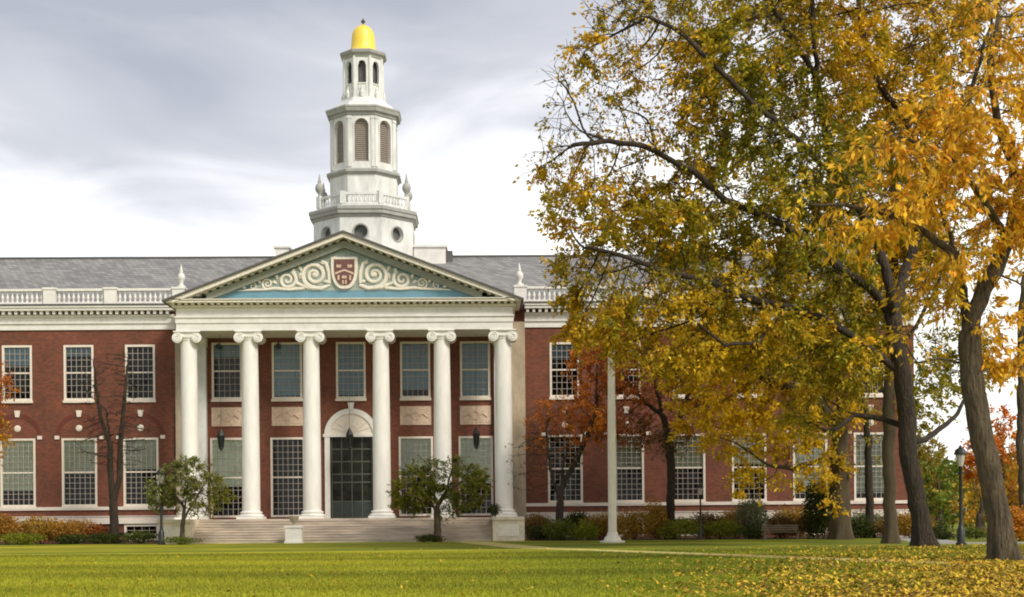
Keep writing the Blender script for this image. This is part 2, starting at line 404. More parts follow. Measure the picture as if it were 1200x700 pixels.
def window(x, z, wd, h, cols, rows, blind=0, bm=None, y=0, sill=True):
    k = (wd, h, cols, rows, blind, bm.name if bm else '', sill)
    if k not in protos: o = protos[k] = make_window(wd, h, cols, rows, blind, bm, sill)
    else: o = copy_tree(protos[k], B)
    o.location = (x, y, z); return o
lblind = {-14.17: .46, -18.29: .52, -22.41: .78}
for i, x in enumerate(LW):
    window(x, UPZ[0], 2.0, UPZ[1] - UPZ[0], 5, 8, (0, .18, .35, .12, .5, .25, .1, .4)[i], m_blind2 if i else None)
    window(x, LOZ[0], 2.36, LOZ[1] - LOZ[0], 6, 12, (.46, .52, .78, .5, .6, .5, .7, .5)[i], m_blind)
    window(x, .12, 2.3, 1.1, 4, 3, .0, None, sill=False)
for i, x in enumerate(RW):
    window(x, UPZ[0], 2.0, UPZ[1] - UPZ[0], 5, 8, .3 if i == 0 else 0, m_blind2 if i == 0 else None)
    window(x, LOZ[0], 2.36, LOZ[1] - LOZ[0], 6, 12, (0, .5, .5, .45, .8, .9)[i], m_blind if i else None)
    window(x, .12, 2.3, 1.1, 4, 3, .0, None, sill=False)
for i, x in enumerate(PW):
    window(x, PUZ[0], 2.04, PUZ[1] - PUZ[0], 5, 8, (.22, .97, .86, .985)[i], m_blind2)
    window(x, PLZ[0], 2.32, PLZ[1] - PLZ[0], 6, 12, (.62, 0, .4, .6)[i], m_blind if i != 1 else None, sill=False)
window(0, PUZ[0], 2.0, PUZ[1] - PUZ[0], 5, 8, .97, m_blind2)
# relieving arches, keystones, medallions, imposts over wing windows
ra = MB(); ks = MB()
k0 = MB().prism([(-.13, 8.48), (.13, 8.48), (.19, 8.92), (-.19, 8.92)], -.09, .0)
ar = MB().arc(0, 7.1, 1.34, 1.62, -.025, .0, 0, 180, 22)
im = MB().box(-.15, .15, -.08, 0, 6.98, 7.22)
md = MB().xform(Matrix()); md.lathe(0, 0, [(.22, 0), (.22, .05), (.12, .08)], 14); md.xform(Matrix.Translation((0, 0, 7.72)) @ Matrix.Rotation(R(90), 4, 'X'))
first = {}
def put(key, mb, mt, x):
    if key not in first: first[key] = mb.build(key, mt, B); o = first[key]
    else: o = first[key].copy(); COL.objects.link(o); o.parent = B
    o.location = (x, -.001, 0)
for x in LW + RW:
    put('relieving_arch', ar, m_dbrick, x); put('keystone', k0, m_cream, x); put('medallion', md, m_cream, x)
    put('impost_block', im, m_cream, x - 1.48); put('impost_block', im, m_cream, x + 1.48)
# string courses and water table (wings only, broken by the portico)
for a, b in ((WX0, -11.78), (11.78, WX1)):
    bc = MB(); wt = MB(); fr = MB(); co = MB(); dn = MB(); gt = MB()
    bc.box(a, b, -.10, .03, 2.2, 2.42)
    wt.box(a, b, -.14, .03, 1.26, 1.74); wt.box(a, b, -.19, .03, 1.743, 1.80)
    fr.box(a, b, -.10, .03, 14.33, 14.78); fr.box(a, b, -.16, .03, 14.783, 15.16)
    fr.box(a, b, -.20, .03, 14.74, 14.82)
    co.box(a, b, -.26, .03, 15.163, 15.32); co.box(a, b, -.72, .03, 15.56, 15.74); co.box(a, b, -.80, .03, 15.743, 15.86)
    gt.box(a, b, -.84, .2, 15.863, 15.98)
    x = a + .1
    while x < b - .2: dn.box(x, x + .19, -.58, .03, 15.323, 15.557); x += .42
    bc.build('string_course', m_cream, B); wt.build('water_table', m_cream, B); fr.build('frieze', m_white, B)
    c_ = co.build('cornice', m_white, B); dn.build('dentils', m_white, c_); gt.build('gutter', m_lead, B)
# balustrade bays
PEDS_L = [-11.45, -16.0, -20.05, -24.15, -28.25, -32.35, -36.45, -40.6, -44.8]; PEDS_R = [11.5, 16.1, 20.2, 24.35, 28.5, 32.6, 37.6]
bl_prof = [(.07, 0), (.09, .04), (.05, .1), (.10, .28), (.09, .36), (.045, .52), (.045, .66), (.08, .74)]
def bay(x0, x1):
    m = MB(); a, b = min(x0, x1) + .42, max(x0, x1) - .42
    m.box(a, b, -.42, -.14, 15.985, 16.16); m.box(a, b, -.44, -.12, 16.90, 17.06)
    n = max(2, round((b - a) / .33))
    for k in range(n):
        x = a + (b - a) * (k + .5) / n
        m.lathe(x, -.28, [(r, 16.16 + z) for r, z in bl_prof], 8, R(22.5), cap=False)
    return m.build('balustrade', m_white, B)
def ped(x): return MB().box(x - .41, x + .41, -.55, .05, 15.983, 16.98).box(x - .46, x + .46, -.6, .1, 16.983, 17.12).build('pedestal', m_white, B)
for P in (PEDS_L, PEDS_R):
    for i, x in enumerate(P):
        ped(x)
        if i: bay(P[i - 1], x)
fin = [(.3, 0), (.3, .1), (.16, .14), (.12, .3), (.22, .5), (.27, .68), (.22, .86), (.1, .98), (.12, 1.04), (.08, 1.2), (.03, 1.48), (.005, 1.55)]
for x in (-11.3, 11.45):
    MB().lathe(0, 0, fin, 16).build('finial', m_white, B, True, (x, -.28, 17.12))
# main roof
rf = MB()
rf.prismx([(.55, 15.9), (10, 21.0), (19.4, 15.9)], WX0 + .3, WX1 - .3)
rf.build('roof', m_slate, B)
MB().box(WX0 + .3, WX1 - .3, 9.85, 10.15, 20.96, 21.09).build('ridge_cap', m_lead, B)
for x0, x1 in ((-6.3, -5.3), (3.9, 6.25)):
    c = MB().box(x0, x1, 8.6, 11.4, 19, 21.45).box(x0 - .12, x1 + .12, 8.48, 11.52, 21.453, 21.62).build('chimney', m_white, B)
MB().box(6.253, 6.75, 8.9, 11.1, 19, 21.25).build('chimney_side_block', m_lead, B)  # dark block along the chimney's right side

# ---- portico
MB().box(-9.35, 9.45, -4.45, -.02, -.1, 1.5).build('porch_floor', m_step, B)
st = MB()
for k in range(9):
    st.box(-9.35, 9.45, -4.45 - .34 * (k + 1), -4.45 - .34 * k - .003, -.1, 1.5 - .1667 * (k + 1) + .0)
    st.box(-9.35, 9.45, -4.49 - .34 * (k + 1), -4.45 - .34 * k - .003, 1.5 - .1667 * (k + 1) + .003, 1.5 - .1667 * (k + 1) + .04) if k < 8 else None
st.build('steps', m_step, B)
for x0, x1 in ((-11.35, -9.36), (9.46, 11.45)):
    MB().box(x0, x1, -7.3, -.02, -.1, 1.32).box(x0 - .07, x1 + .003, -7.38, -.02, 1.323, 1.52).build('cheek_wall', m_stone, B)
    MB().box(x0 + .35, x1 - .35, -7.34, -7.303, .3, 1.05).build('carved_panel', m_relief, B)
ent = MB()
ent.box(-10.9, 10.9, -3.9, -.02, 13.72, 14.2); ent.box(-10.94, 10.94, -3.96, -.02, 14.203, 14.55)
ent.box(-11.0, 11.0, -4.04, -.02, 14.553, 14.66); ent.box(-10.9, 10.9, -3.9, -.02, 14.663, 15.2)
ent.build('entablature', m_white, B)
pc = MB(); pc.box(-11.1, 11.1, -4.1, -.0, 15.203, 15.34); pc.box(-11.42, 11.42, -4.55, 0, 15.46, 15.62); pc.box(-11.5, 11.5, -4.63, 0, 15.623, 15.68)
pc.build('pediment_cornice', m_relief, B)
dt = MB(); x = -11.1
while x < 11.0: dt.box(x, x + .2, -4.4, -.5, 15.343, 15.457); x += .42
dt.build('modillions', m_relief, B)
SL = .381
def rake(m, side, zt0, zt1, y0, y1, ext):
    """sloping beam between heights zt0..zt1 below the outer line"""
    h = 20.02
    X = ext
    poly = [(0, h - zt1), (X, h - zt1 - SL * X), (X, h - zt0 - SL * X), (0, h - zt0)]
    if side < 0: poly = [(-x, z) for x, z in poly][::-1]
    m.prism(poly, y0, y1)
r1 = MB(); r2 = MB(); r3 = MB(); r4 = MB()
for s in (-1, 1):
    rake(r1, s, 0, .13, -4.75, 8, 11.6)
    rake(r2, s, .133, .40, -4.63, -.1, 11.0)
    rake(r3, s, .53, .98, -4.05, -.1, 8.9)
    k = .25
    while k < 10.4:
        h = 20.02
        a, b = k, k + .24
        poly = [(a, h - .527 - SL * a), (b, h - .527 - SL * b), (b, h - .403 - SL * b), (a, h - .403 - SL * a)]
        if s < 0: poly = [(-x, z) for x, z in poly][::-1]
        r4.prism(poly, -4.42, -3.4); k += .5
r1.build('pediment_roof', m_lead, B); r2.build('raking_cornice', m_relief, B); r3.build('raking_fascia', m_rake, B); r4.build('raking_modillions', m_modil, B)
ty = MB(); ty.prism([(-9.6, 15.683), (9.6, 15.683), (0, 19.3)], -3.7, -.1)
tym = ty.build('tympanum', m_blue, B)
MB().prism([(-6.3, 16.3), (6.3, 16.3), (5.4, 16.85), (0, 19.0), (-5.4, 16.85)], -3.72, -3.703).build('relief_ground', mat('grey_relief_ground', (.30, .35, .31), .8, .25, 4, .5, 10), tym)  # grey of this sheet includes the shadow between the scrolls
sl = MB().add([(-11.5, -3.6, 15.7), (0, -3.6, 19.85), (0, 8, 19.85), (-11.5, 8, 15.7)], [(0, 1, 2, 3)])
# scroll relief on the tympanum
def spiral(m, cx, cz, r, turns, a0, sgn, rad):
    pts, rr = [], []
    n = int(26 * turns)
    for k in range(n + 1):
        t = k / n; a = a0 + sgn * t * turns * 2 * math.pi; q = r * (1 - .86 * t)
        pts.append((cx + q * math.cos(a), -3.74, cz + q * math.sin(a))); rr.append(rad * (1 - .45 * t))
    m.tube(pts, rr, 6)
for s in (-1, 1):
    rl = MB()
    spiral(rl, s * 1.95, 17.15, .84, 1.9, R(-90), s, .15)
    spiral(rl, s * 3.72, 16.84, .60, 1.7, R(90 + 30 * s), s, .125)
    spiral(rl, s * 5.0, 16.6, .38, 1.6, R(-90), s, .08)
    spiral(rl, s * 5.95, 16.44, .24, 1.3, R(90), s, .06)
    rl.tube([(s * .95, -3.74, 16.5), (s * 1.5, -3.74, 16.28), (s * 2.4, -3.74, 16.34), (s * 3.1, -3.74, 16.62), (s * 3.3, -3.74, 17.1)], [.1, .13, .12, .1, .05])
    rl.tube([(s * 2.6, -3.74, 16.3), (s * 3.6, -3.74, 16.22), (s * 4.5, -3.74, 16.3), (s * 5.2, -3.74, 16.22), (s * 6.2, -3.74, 16.2), (s * 6.9, -3.74, 16.14)], [.1, .1, .1, .08, .07, .03])
    rl.tube([(s * 1.0, -3.74, 16.6), (s * 1.02, -3.74, 17.3), (s * 1.2, -3.74, 17.9), (s * 1.5, -3.74, 18.1)], [.1, .13, .12, .05])
    # acanthus leaves filling the gaps
    for (x, z, l, an) in ((2.75, 17.35, .5, 60), (2.9, 16.9, .42, 100), (2.45, 16.55, .35, -30), (4.35, 16.9, .36, 70), (4.4, 16.6, .35, 20), (5.45, 16.62, .3, 60), (1.35, 16.75, .38, 200),
                          (1.3, 17.85, .32, 20), (6.4, 16.32, .3, 20), (3.2, 17.35, .3, 40), (.75, 18.15, .3, 150)):
        a = R(an); x2 = x + l * math.cos(a); z2 = z + l * math.sin(a)
        rl.tube([(s * x, -3.73, z), (s * (x + x2) / 2, -3.76, (z + z2) / 2 + .04), (s * x2, -3.73, z2)], [.05, .12, .02])
    bl_ = MB().lathe(0, 0, [(.17, 0), (.15, .08), (.03, .13)], 10); bl_.xform(Matrix.Translation((s * 1.95, -3.7, 17.17)) @ Matrix.Rotation(R(90), 4, 'X')); rl.merge(bl_)
    rl.xform(Matrix.Translation((0, 0, .17))).build('scroll_relief', m_relief, tym, True)
def shield_poly(w_, top, bot, n=8):
    p = [(-w_, top), ]
    for k in range(n + 1):
        t = k / n; p.append((-w_ * math.cos(t * math.pi / 2) ** .75 if t < 1 else 0, top - (top - bot) * (.35 + .65 * math.sin(t * math.pi / 2))))
    q = [(-x, z) for x, z in reversed(p[:-1])]
    return p + q
MB().prism(shield_poly(.86, 18.45, 16.4), -3.9, -3.725).build('shield_border', m_relief, tym)
MB().prism(shield_poly(.66, 18.3, 16.62), -3.95, -3.905).build('shield', m_maroon, tym)
em = MB()
for x, z in ((-.40, 17.78), (.40, 17.78), (0, 16.98)):       # three open books across the chief
    em.prism([(x - .17, z - .1), (x, z - .13), (x, z + .08), (x - .17, z + .11)], -3.985, -3.953)
    em.prism([(x + .012, z - .13), (x + .17, z - .1), (x + .17, z + .11), (x + .012, z + .08)], -3.985, -3.953)
em.prism([(-.68, 17.15), (0, 17.42), (0, 17.56), (-.68, 17.3)], -3.98, -3.953)
em.prism([(.0, 17.42), (.68, 17.15), (.68, 17.3), (.0, 17.56)], -3.98, -3.953)
for a, b, c, d in ((-.5, -.36, 16.75, 17.1), (.36, .5, 16.75, 17.1), (-.16, -.05, 16.45, 16.75), (.05, .16, 16.45, 16.75)): em.box(a, b, -3.98, -3.953, c, d)
em.xform(Matrix.Translation((0, 0, 17.3)) @ Matrix.Diagonal((.88, 1, .88, 1)) @ Matrix.Translation((0, 0, -17.15))).build('shield_charges', m_panel, tym)
# columns
def make_column():
    sh = MB(); prof = []
    for k in range(13):
        t = k / 12; r = .585 - .07 * t ** 1.8; prof.append((r, 1.5 + .5 + t * (13.1 - 2.0)))
    sh.lathe(0, 0, prof, 32)
    o = sh.build('column', m_col, B, True)
    b = MB().box(-.84, .84, -.84, .84, 1.503, 1.66)
    b.lathe(0, 0, [(.80, 1.663), (.84, 1.72), (.80, 1.79), (.68, 1.81), (.67, 1.87), (.73, 1.9), (.73, 1.95), (.66, 1.99), (.6, 2.0), (.587, 2.06)], 32)
    b.build('column_base', m_col, o, True)
    c = MB(); c.lathe(0, 0, [(.52, 13.1), (.56, 13.14), (.53, 13.18), (.60, 13.28), (.62, 13.34)], 28)
    c.box(-.80, .80, -.66, .66, 13.58, 13.64); c.box(-.86, .86, -.72, .72, 13.643, 13.717)
    c.box(-.62, .62, -.60, .60, 13.34, 13.578)
    for s in (-1, 1):
        v = MB().lathe(0, 0, [(.33, -.66), (.33, -.58), (.25, -.3), (.22, 0), (.25, .3), (.33, .58), (.33, .66)], 20)
        v.xform(Matrix.Translation((s * .62, 0, 13.28)) @ Matrix.Rotation(R(90), 4, 'X')); c.merge(v)
        for yy in (-.685, .685):
            q = MB(); pts = []
            for k in range(22):
                a = k / 21 * 3.6 * math.pi; rr = .28 * (1 - k / 24); pts.append((s * .62 - s * rr * math.sin(a), yy, 13.28 + rr * math.cos(a)))
            q.tube(pts, .03, 5); c.merge(q)
    c.build('capital', m_col, o, True)
    return o
CXS = [-10.22, -6.25, -2.27, 2.27, 6.25, 10.25]
c0 = make_column()
for i, x in enumerate(CXS):
    o = c0 if i == 0 else copy_tree(c0, B)
    o.location = (x, -3.25, 0)
for s in (-1, 1):       # antae on the wall
    def sx(a, b): return (min(s * a, s * b), max(s * a, s * b))
    a, b = sx(9.68, 10.85)
    m = MB().box(a, b, -.42, -.004, 1.6, 13.1).box(a - .05, b + .05, -.48, -.004, 13.1, 13.7).box(a - .08, b + .08, -.5, -.004, 1.5, 1.95)
    p_ = m.build('pilaster', m_tower, B)
    a, b = sx(10.855, 11.78); MB().box(a, b, -.2, -.004, .0, 14.7).build('corner_strip', m_anta, p_)
pn = MB()
for i, x in enumerate(PW):
    p = MB().box(x - 1.05, x + 1.05, -.06, -.004, 7.78, 9.05).box(x - .9, x + .9, -.075, -.063, 7.92, 8.92)
    q = MB().arc(x, 8.42, .22, .32, -.12, -.078, 0, 360, 16); q.tube([(x - .8, -.1, 8.3), (x - .5, -.1, 8.55), (x - .3, -.1, 8.4)], .05); q.tube([(x + .8, -.1, 8.3), (x + .5, -.1, 8.55), (x + .3, -.1, 8.4)], .05)
    p.merge(q).build('carved_panel', m_panel, B)
# doorway
ds = MB(); ds.arc(0, 7.1, 1.46, 1.82, -.14, -.004, 0, 180, 28); ds.box(-1.80, -1.45, -.14, -.004, 1.503, 7.098); ds.box(1.45, 1.80, -.14, -.004, 1.503, 7.098)
ds.prism([(-.14, 8.85), (.14, 8.85), (.22, 9.32), (-.22, 9.32)], -.22, -.004); ds.box(-1.9, 1.9, -.18, -.005, 7.0, 7.2)
ds.build('door_surround', m_white, B)
fan = MB(); fan.prism([(1.5 * math.cos(R(a)), 7.2 + 1.35 * math.sin(R(a)) * 1.0) for a in range(0, 181, 9)], -.06, -.006)
fo = fan.build('fanlight', m_cream, B)
fb = MB()
for a in range(20, 161, 20): fb.tube([(0, -.07, 7.25), (1.35 * math.cos(R(a)), -.07, 7.2 + 1.25 * math.sin(R(a)))], .03, 5)
fb.arc(0, 7.2, .5, .56, -.1, -.063); fb.build('tracery', m_cream, fo)
dg = mat('dark_green_door', (.022, .034, .028), .35, .4, 3)
dr = MB(); dr.box(-1.44, 1.44, .2, .26, 1.5, 7.08)
do = dr.build('door', dg, B)
df = MB()
for x in (-1.38, -.72, -.03, .66, 1.32): df.box(x, x + .07, .15, .197, 1.5, 7.05)
for z in (1.5, 2.6, 3.9, 4.45, 5.3, 6.15, 6.98): df.box(-1.43, 1.43, .155, .193, z, z + .08)
df.build('door_frame', mat('door_glazing_frame', (.09, .10, .075), .5), do)
dp = MB().add([(-1.4, .18, 2.6), (1.4, .18, 2.6), (1.4, .18, 7.0), (-1.4, .18, 7.0)], [(0, 1, 2, 3)]).build('door_glass', mat('dark_door_glass', (.006, .009, .007), .2, .5, 1.6, .5, 2, spec=.12, col2=(.035, .034, .022)), do)  # paler mottling in the glass colour stands in for reflections
hd = MB().lathe(.12, .12, [(.02, 2.5), (.02, 2.8)], 8).build('handle', m_iron, do)
# small floodlights near the upper window corners
for x in (-8.85, -4.85): MB().box(x - .12, x + .12, -.3, -.05, 13.0, 13.3).box(x - .03, x + .03, -.2, -.004, 13.3, 13.45).build('floodlight', m_iron, B)

# ---- cupola
TX, TY = 0.2, 10.0
oc = lambda a: a / math.cos(R(22.5))
def octa(m, prof): return m.lathe(TX, TY, [(oc(a), z) for a, z in prof], 8, R(22.5))
def face_panels(a, z0, z1, inside, zc, depth=.25):
    m = MB()
    hw = a * math.tan(R(22.5))
    for k in range(8):
        p = hole_panel(hw, hw, z0, z1, inside, zc, depth)
        p.xform(Matrix.Translation((TX, TY, 0)) @ Matrix.Rotation(R(45 * k), 4, 'Z') @ Matrix.Translation((0, -a, 0))); m.merge(p)
    return m
dm = face_panels(3.64, 19.2, 23.45, lambda x, z: x * x + (z - 22.2) ** 2 < .5 ** 2, 22.2, .3)
drum = dm.build('cupola_base', m_tower, B)
octa(MB(), [(3.3, 19.3), (3.3, 23.4)]).build('oculus', m_louvd, drum)
for k in range(8):
    p = MB().arc(0, 22.2, .50, .59, -.05, .0, 0, 360, 20)
    p.xform(Matrix.Translation((TX, TY, 0)) @ Matrix.Rotation(R(45 * k), 4, 'Z') @ Matrix.Translation((0, -3.64, 0))); p.build('oculus_rim', m_towerg, drum)
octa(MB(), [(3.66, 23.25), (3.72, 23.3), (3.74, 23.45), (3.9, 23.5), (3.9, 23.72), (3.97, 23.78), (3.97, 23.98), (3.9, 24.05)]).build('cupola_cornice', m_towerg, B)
cb = MB(); octa(cb, [(3.36, 24.05), (3.36, 24.32), (3.30, 24.36)])
hwb = 3.2 * math.tan(R(22.5))
for k in range(8):
    p = MB(); p.box(-hwb + .1, hwb - .1, -.1, .1, 24.95, 25.12)
    for j in range(7): p.lathe(-hwb + .45 + (2 * hwb - .9) * j / 6, 0, [(.07, 24.36), (.1, 24.55), (.045, 24.8), (.07, 24.95)], 6, cap=False)
    p.box(-hwb - .17, -hwb + .25, -.17, .17, 24.3, 25.2)
    p.xform(Matrix.Translation((TX, TY, 0)) @ Matrix.Rotation(R(45 * k), 4, 'Z') @ Matrix.Translation((0, -3.22, 0))); cb.merge(p)
bo = cb.build('cupola_balustrade', m_tower, B)
ufirst = None
for k in (1, 2, 5, 6):
    a = R(22.5 + 45 * k); rr = oc(3.2)
    if ufirst is None:
        ufirst = MB().lathe(0, 0, [(.2, 25.2), (.12, 25.3), (.12, 25.42), (.28, 25.62), (.33, 25.85), (.26, 26.1), (.12, 26.2), (.14, 26.3), (.08, 26.5), (.02, 26.9)], 12).build('urn', m_towerg, bo, True); o = ufirst
    else: o = ufirst.copy(); COL.objects.link(o); o.parent = bo
    o.location = (TX + rr * math.sin(a), TY - rr * math.cos(a), 0)
octa(MB(), [(2.5, 24.0), (2.46, 24.1), (2.46, 26.65)]).build('upper_drum', m_tower, B)
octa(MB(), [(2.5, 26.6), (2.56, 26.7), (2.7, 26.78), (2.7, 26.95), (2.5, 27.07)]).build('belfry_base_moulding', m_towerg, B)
def arch_in(hw, sill, spring): return lambda x, z: abs(x) < hw and z > sill and (z < spring or x * x + (z - spring) ** 2 < hw * hw)
bf = face_panels(2.36, 27.0, 31.2, arch_in(.52, 27.6, 30.2), 29.2, .3).build('belfry', m_tower, B)
lv = MB()
octa(lv, [(2.0, 27.1), (2.0, 31.1)])
for k in range(8):
    p = MB()
    for j in range(22): p.box(-.6, .6, -.06, .03, 27.55 + j * .15, 27.62 + j * .15)
    p.xform(Matrix.Translation((TX, TY, 0)) @ Matrix.Rotation(R(45 * k), 4, 'Z') @ Matrix.Translation((0, -2.07, 0))); lv.merge(p)
lv.build('louvre', m_louvre, bf)
pil = MB()
hwf = 2.36 * math.tan(R(22.5))
for k in range(8):
    for s in (-1, 1):
        p = MB().box(s * (hwf - .13) - .12, s * (hwf - .13) + .12, -.07, .0, 27.2, 30.7).box(s * (hwf - .13) - .15, s * (hwf - .13) + .15, -.1, .0, 30.7, 30.9)
        p.xform(Matrix.Translation((TX, TY, 0)) @ Matrix.Rotation(R(45 * k), 4, 'Z') @ Matrix.Translation((0, -2.36, 0))); pil.merge(p)
    p = MB().arc(0, 30.2, .52, .60, -.05, .0, 0, 180, 14).box(-.60, -.52, -.05, 0, 27.6, 30.2).box(.52, .60, -.05, 0, 27.6, 30.2)
    p.xform(Matrix.Translation((TX, TY, 0)) @ Matrix.Rotation(R(45 * k), 4, 'Z') @ Matrix.Translation((0, -2.36, 0))); pil.merge(p)
pil.build('belfry_pilasters', m_tower, bf)
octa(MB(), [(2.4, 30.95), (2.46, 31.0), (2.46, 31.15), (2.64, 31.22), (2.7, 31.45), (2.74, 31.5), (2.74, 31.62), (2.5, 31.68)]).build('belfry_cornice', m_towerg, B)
octa(MB(), [(2.3, 31.66), (2.22, 31.9), (2.0, 32.1), (1.8, 32.2), (1.7, 32.35), (1.62, 32.5), (1.5, 32.55)]).build('lantern_base', m_tower, B)
ln = face_panels(1.4, 32.5, 35.75, arch_in(.30, 32.8, 35.0), 34.0, .2).build('lantern', m_tower, B)
octa(MB(), [(1.0, 32.5), (1.0, 35.7)]).build('lantern_opening', m_louvd, ln)
lr = MB()
for k in range(8):
    p = MB().box(-.27, .27, .02, .1, 32.8, 33.55).box(-.3, .3, -.03, .13, 33.553, 33.64)
    p.lathe(0, -.12, [(.1, 32.55), (.16, 32.9), (.08, 33.1), (.02, 33.4)], 8)
    p.xform(Matrix.Translation((TX, TY, 0)) @ Matrix.Rotation(R(45 * k), 4, 'Z') @ Matrix.Translation((0, -1.4, 0))); lr.merge(p)
    a = R(22.5 + 45 * k); lr.lathe(TX + 1.5 * math.sin(a), TY - 1.5 * math.cos(a), [(.11, 32.5), (.1, 35.6)], 8)
lr.build('lantern_rail', m_tower, ln)
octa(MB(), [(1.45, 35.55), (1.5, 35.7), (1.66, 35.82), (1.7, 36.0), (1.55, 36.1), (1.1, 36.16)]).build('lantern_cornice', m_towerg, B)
dome = MB().lathe(TX, TY, [(1.2, 36.12), (1.1, 36.25), (.96, 36.45), (.90, 36.8), (.88, 37.1), (.86, 37.4), (.80, 37.7), (.68, 37.95), (.48, 38.15), (.25, 38.28), (.12, 38.36)], 24).build('dome', m_gold, B, True)
MB().lathe(TX, TY, [(.07, 38.3), (.06, 38.45), (.16, 38.56), (.17, 38.64), (.06, 38.74), (.03, 38.85)], 12).build('finial', m_lead, dome, True)

# ------------------------------------------------------------------ hanging lanterns, lamps, flagpole, pedestal
def make_lantern():
    r = empty('hanging_lantern')
    MB().lathe(0, 0, [(.04, 7.5), (.08, 7.42), (.24, 7.15), (.27, 7.05), (.25, 7.0)], 6).build('lantern_cap', m_iron, r)
    c = MB()
    for k in range(6):
        a = R(60 * k); c.tube([(.24 * math.sin(a), -.24 * math.cos(a), 7.0), (.15 * math.sin(a), -.15 * math.cos(a), 6.25)], .03, 4)
    c.lathe(0, 0, [(.16, 6.27), (.17, 6.2), (.09, 6.12), (.03, 6.0)], 6); c.build('lantern_cage', m_iron, r)
    MB().lathe(0, 0, [(.13, 6.27), (.21, 6.98)], 6).build('lantern_glass', mat('green_lantern_glass', (.015, .022, .02), .2), r)
    MB().tube([(0, 0, 7.5), (0, 0, 13.7)], .008, 4).build('chain', m_iron, r)
    return r
l0 = make_lantern()
for i, (x, lb) in enumerate(((-8.45, 'black iron lantern hanging in the leftmost bay of the portico'), (0.05, 'black iron lantern hanging before the arched doorway'), (8.45, 'black iron lantern hanging in the rightmost bay of the portico'))):
    o = l0 if i == 0 else copy_tree(l0); o.location = (x, -1.8, 0)
    tag(o, lb, 'lantern', 'lanterns hanging in the portico')

def make_lamp(h=4.7):
    r = empty('street_lamp')
    MB().lathe(0, 0, [(.24, 0), (.24, .1), (.19, .14), (.17, .75), (.13, .82), (.10, .95), (.085, 1.1), (.07, h - 1.1), (.1, h - 1.05), (.05, h - .98)], 14).build('post', m_iron, r, True)
    MB().tube([(-.32, 0, h - 1.3), (.32, 0, h - 1.3)], .022, 6).build('ladder_bar', m_iron, r)
    hd = MB().lathe(0, 0, [(.12, h - 1.0), (.24, h - .45)], 8).build('lamp_glass', m_lamp, r)
    MB().lathe(0, 0, [(.28, h - .45), (.30, h - .40), (.2, h - .2), (.08, h - .12), (.06, h - .05), (.02, h)], 10).build('lamp_cap', m_iron, r)
    return r
lp0 = make_lamp()
LAMPS = ((at(1126, 600, -29.7).x, -29.7, 'black post lamp on the lawn between the two big leaning trunks'),
         (at(189, 600, -9.6).x, -9.6, 'black post lamp rising beside the small olive tree left of the steps'),
         (at(820, 600, -8.6).x, -8.9, 'slim black post lamp among the shrubs before the right wing'))
for i, (x, y, lb) in enumerate(LAMPS):
    o = lp0 if i == 0 else copy_tree(lp0); o.location = (x, y, 0); tag(o, lb, 'street lamp', 'black post lamps around the lawn')
lp = [o for o in COL.objects if o.name.startswith('street_lamp')][-1]; lp.scale = (.7, .7, .75)

fx = at(717.6, 600, -15.7).x
fp = empty('flagpole', (fx, -15.7, 0)); tag(fp, 'tall white flagpole on a stepped round base before the right wing', 'flagpole')
MB().lathe(0, 0, [(.26, .35), (.24, 1.5), (.235, 6), (.19, 10), (.10, 15)], 20).build('pole', m_pole, fp, True)
MB().lathe(0, 0, [(.72, -.05), (.72, .1), (.5, .13), (.46, .3), (.34, .38), (.30, .55), (.27, .6)], 24).build('base', m_pole, fp, True)
MB().lathe(0, 0, [(.02, 15), (.12, 15.08), (.15, 15.2), (.1, 15.32), (.02, 15.36)], 14).build('ball', m_gold, fp, True)
MB().tube([(.3, 0, 1.4), (.15, 0, 14.8)], .008, 4).build('halyard', m_pole, fp)

px_ = at(344.5, 600, -8.3).x
pd = empty('stone_pedestal', (px_, -8.35, 0)); tag(pd, 'short pale stone pedestal carrying a small urn before the broad steps', 'pedestal')
MB().box(-.56, .56, -.35, .35, 0, .14).box(-.5, .5, -.3, .3, .143, .95).box(-.56, .56, -.36, .36, .953, 1.08).build('plinth', m_white, pd)
MB().lathe(0, 0, [(.16, 1.08), (.08, 1.16), (.1, 1.22), (.25, 1.4), (.3, 1.58), (.33, 1.66), (.26, 1.68)], 16).build('urn', m_terra, pd, True)

# bench at the shrubs
bx = at(915, 620, -11.5).x
bn = empty('park_bench', (bx, -11.5, 0)); tag(bn, 'low weathered bench in front of the dark shrubs of the right wing', 'bench')
mw = mat('weathered_timber', (.11, .08, .05), .8, .3, 6)
s_ = MB();  [s_.box(-1.1, 1.1, -.25 + k * .13, -.14 + k * .13, .44, .48) for k in range(4)]; s_.build('seat', mw, bn)
s_ = MB();  [s_.box(-1.1, 1.1, .27, .30, .55 + k * .13, .64 + k * .13) for k in range(3)]; s_.build('backrest', mw, bn)
for x in (-1.0, 1.0):
    for y in (-.2, .24): MB().box(x - .035, x + .035, y - .035, y + .035, 0, .438).build('leg', mw, bn)

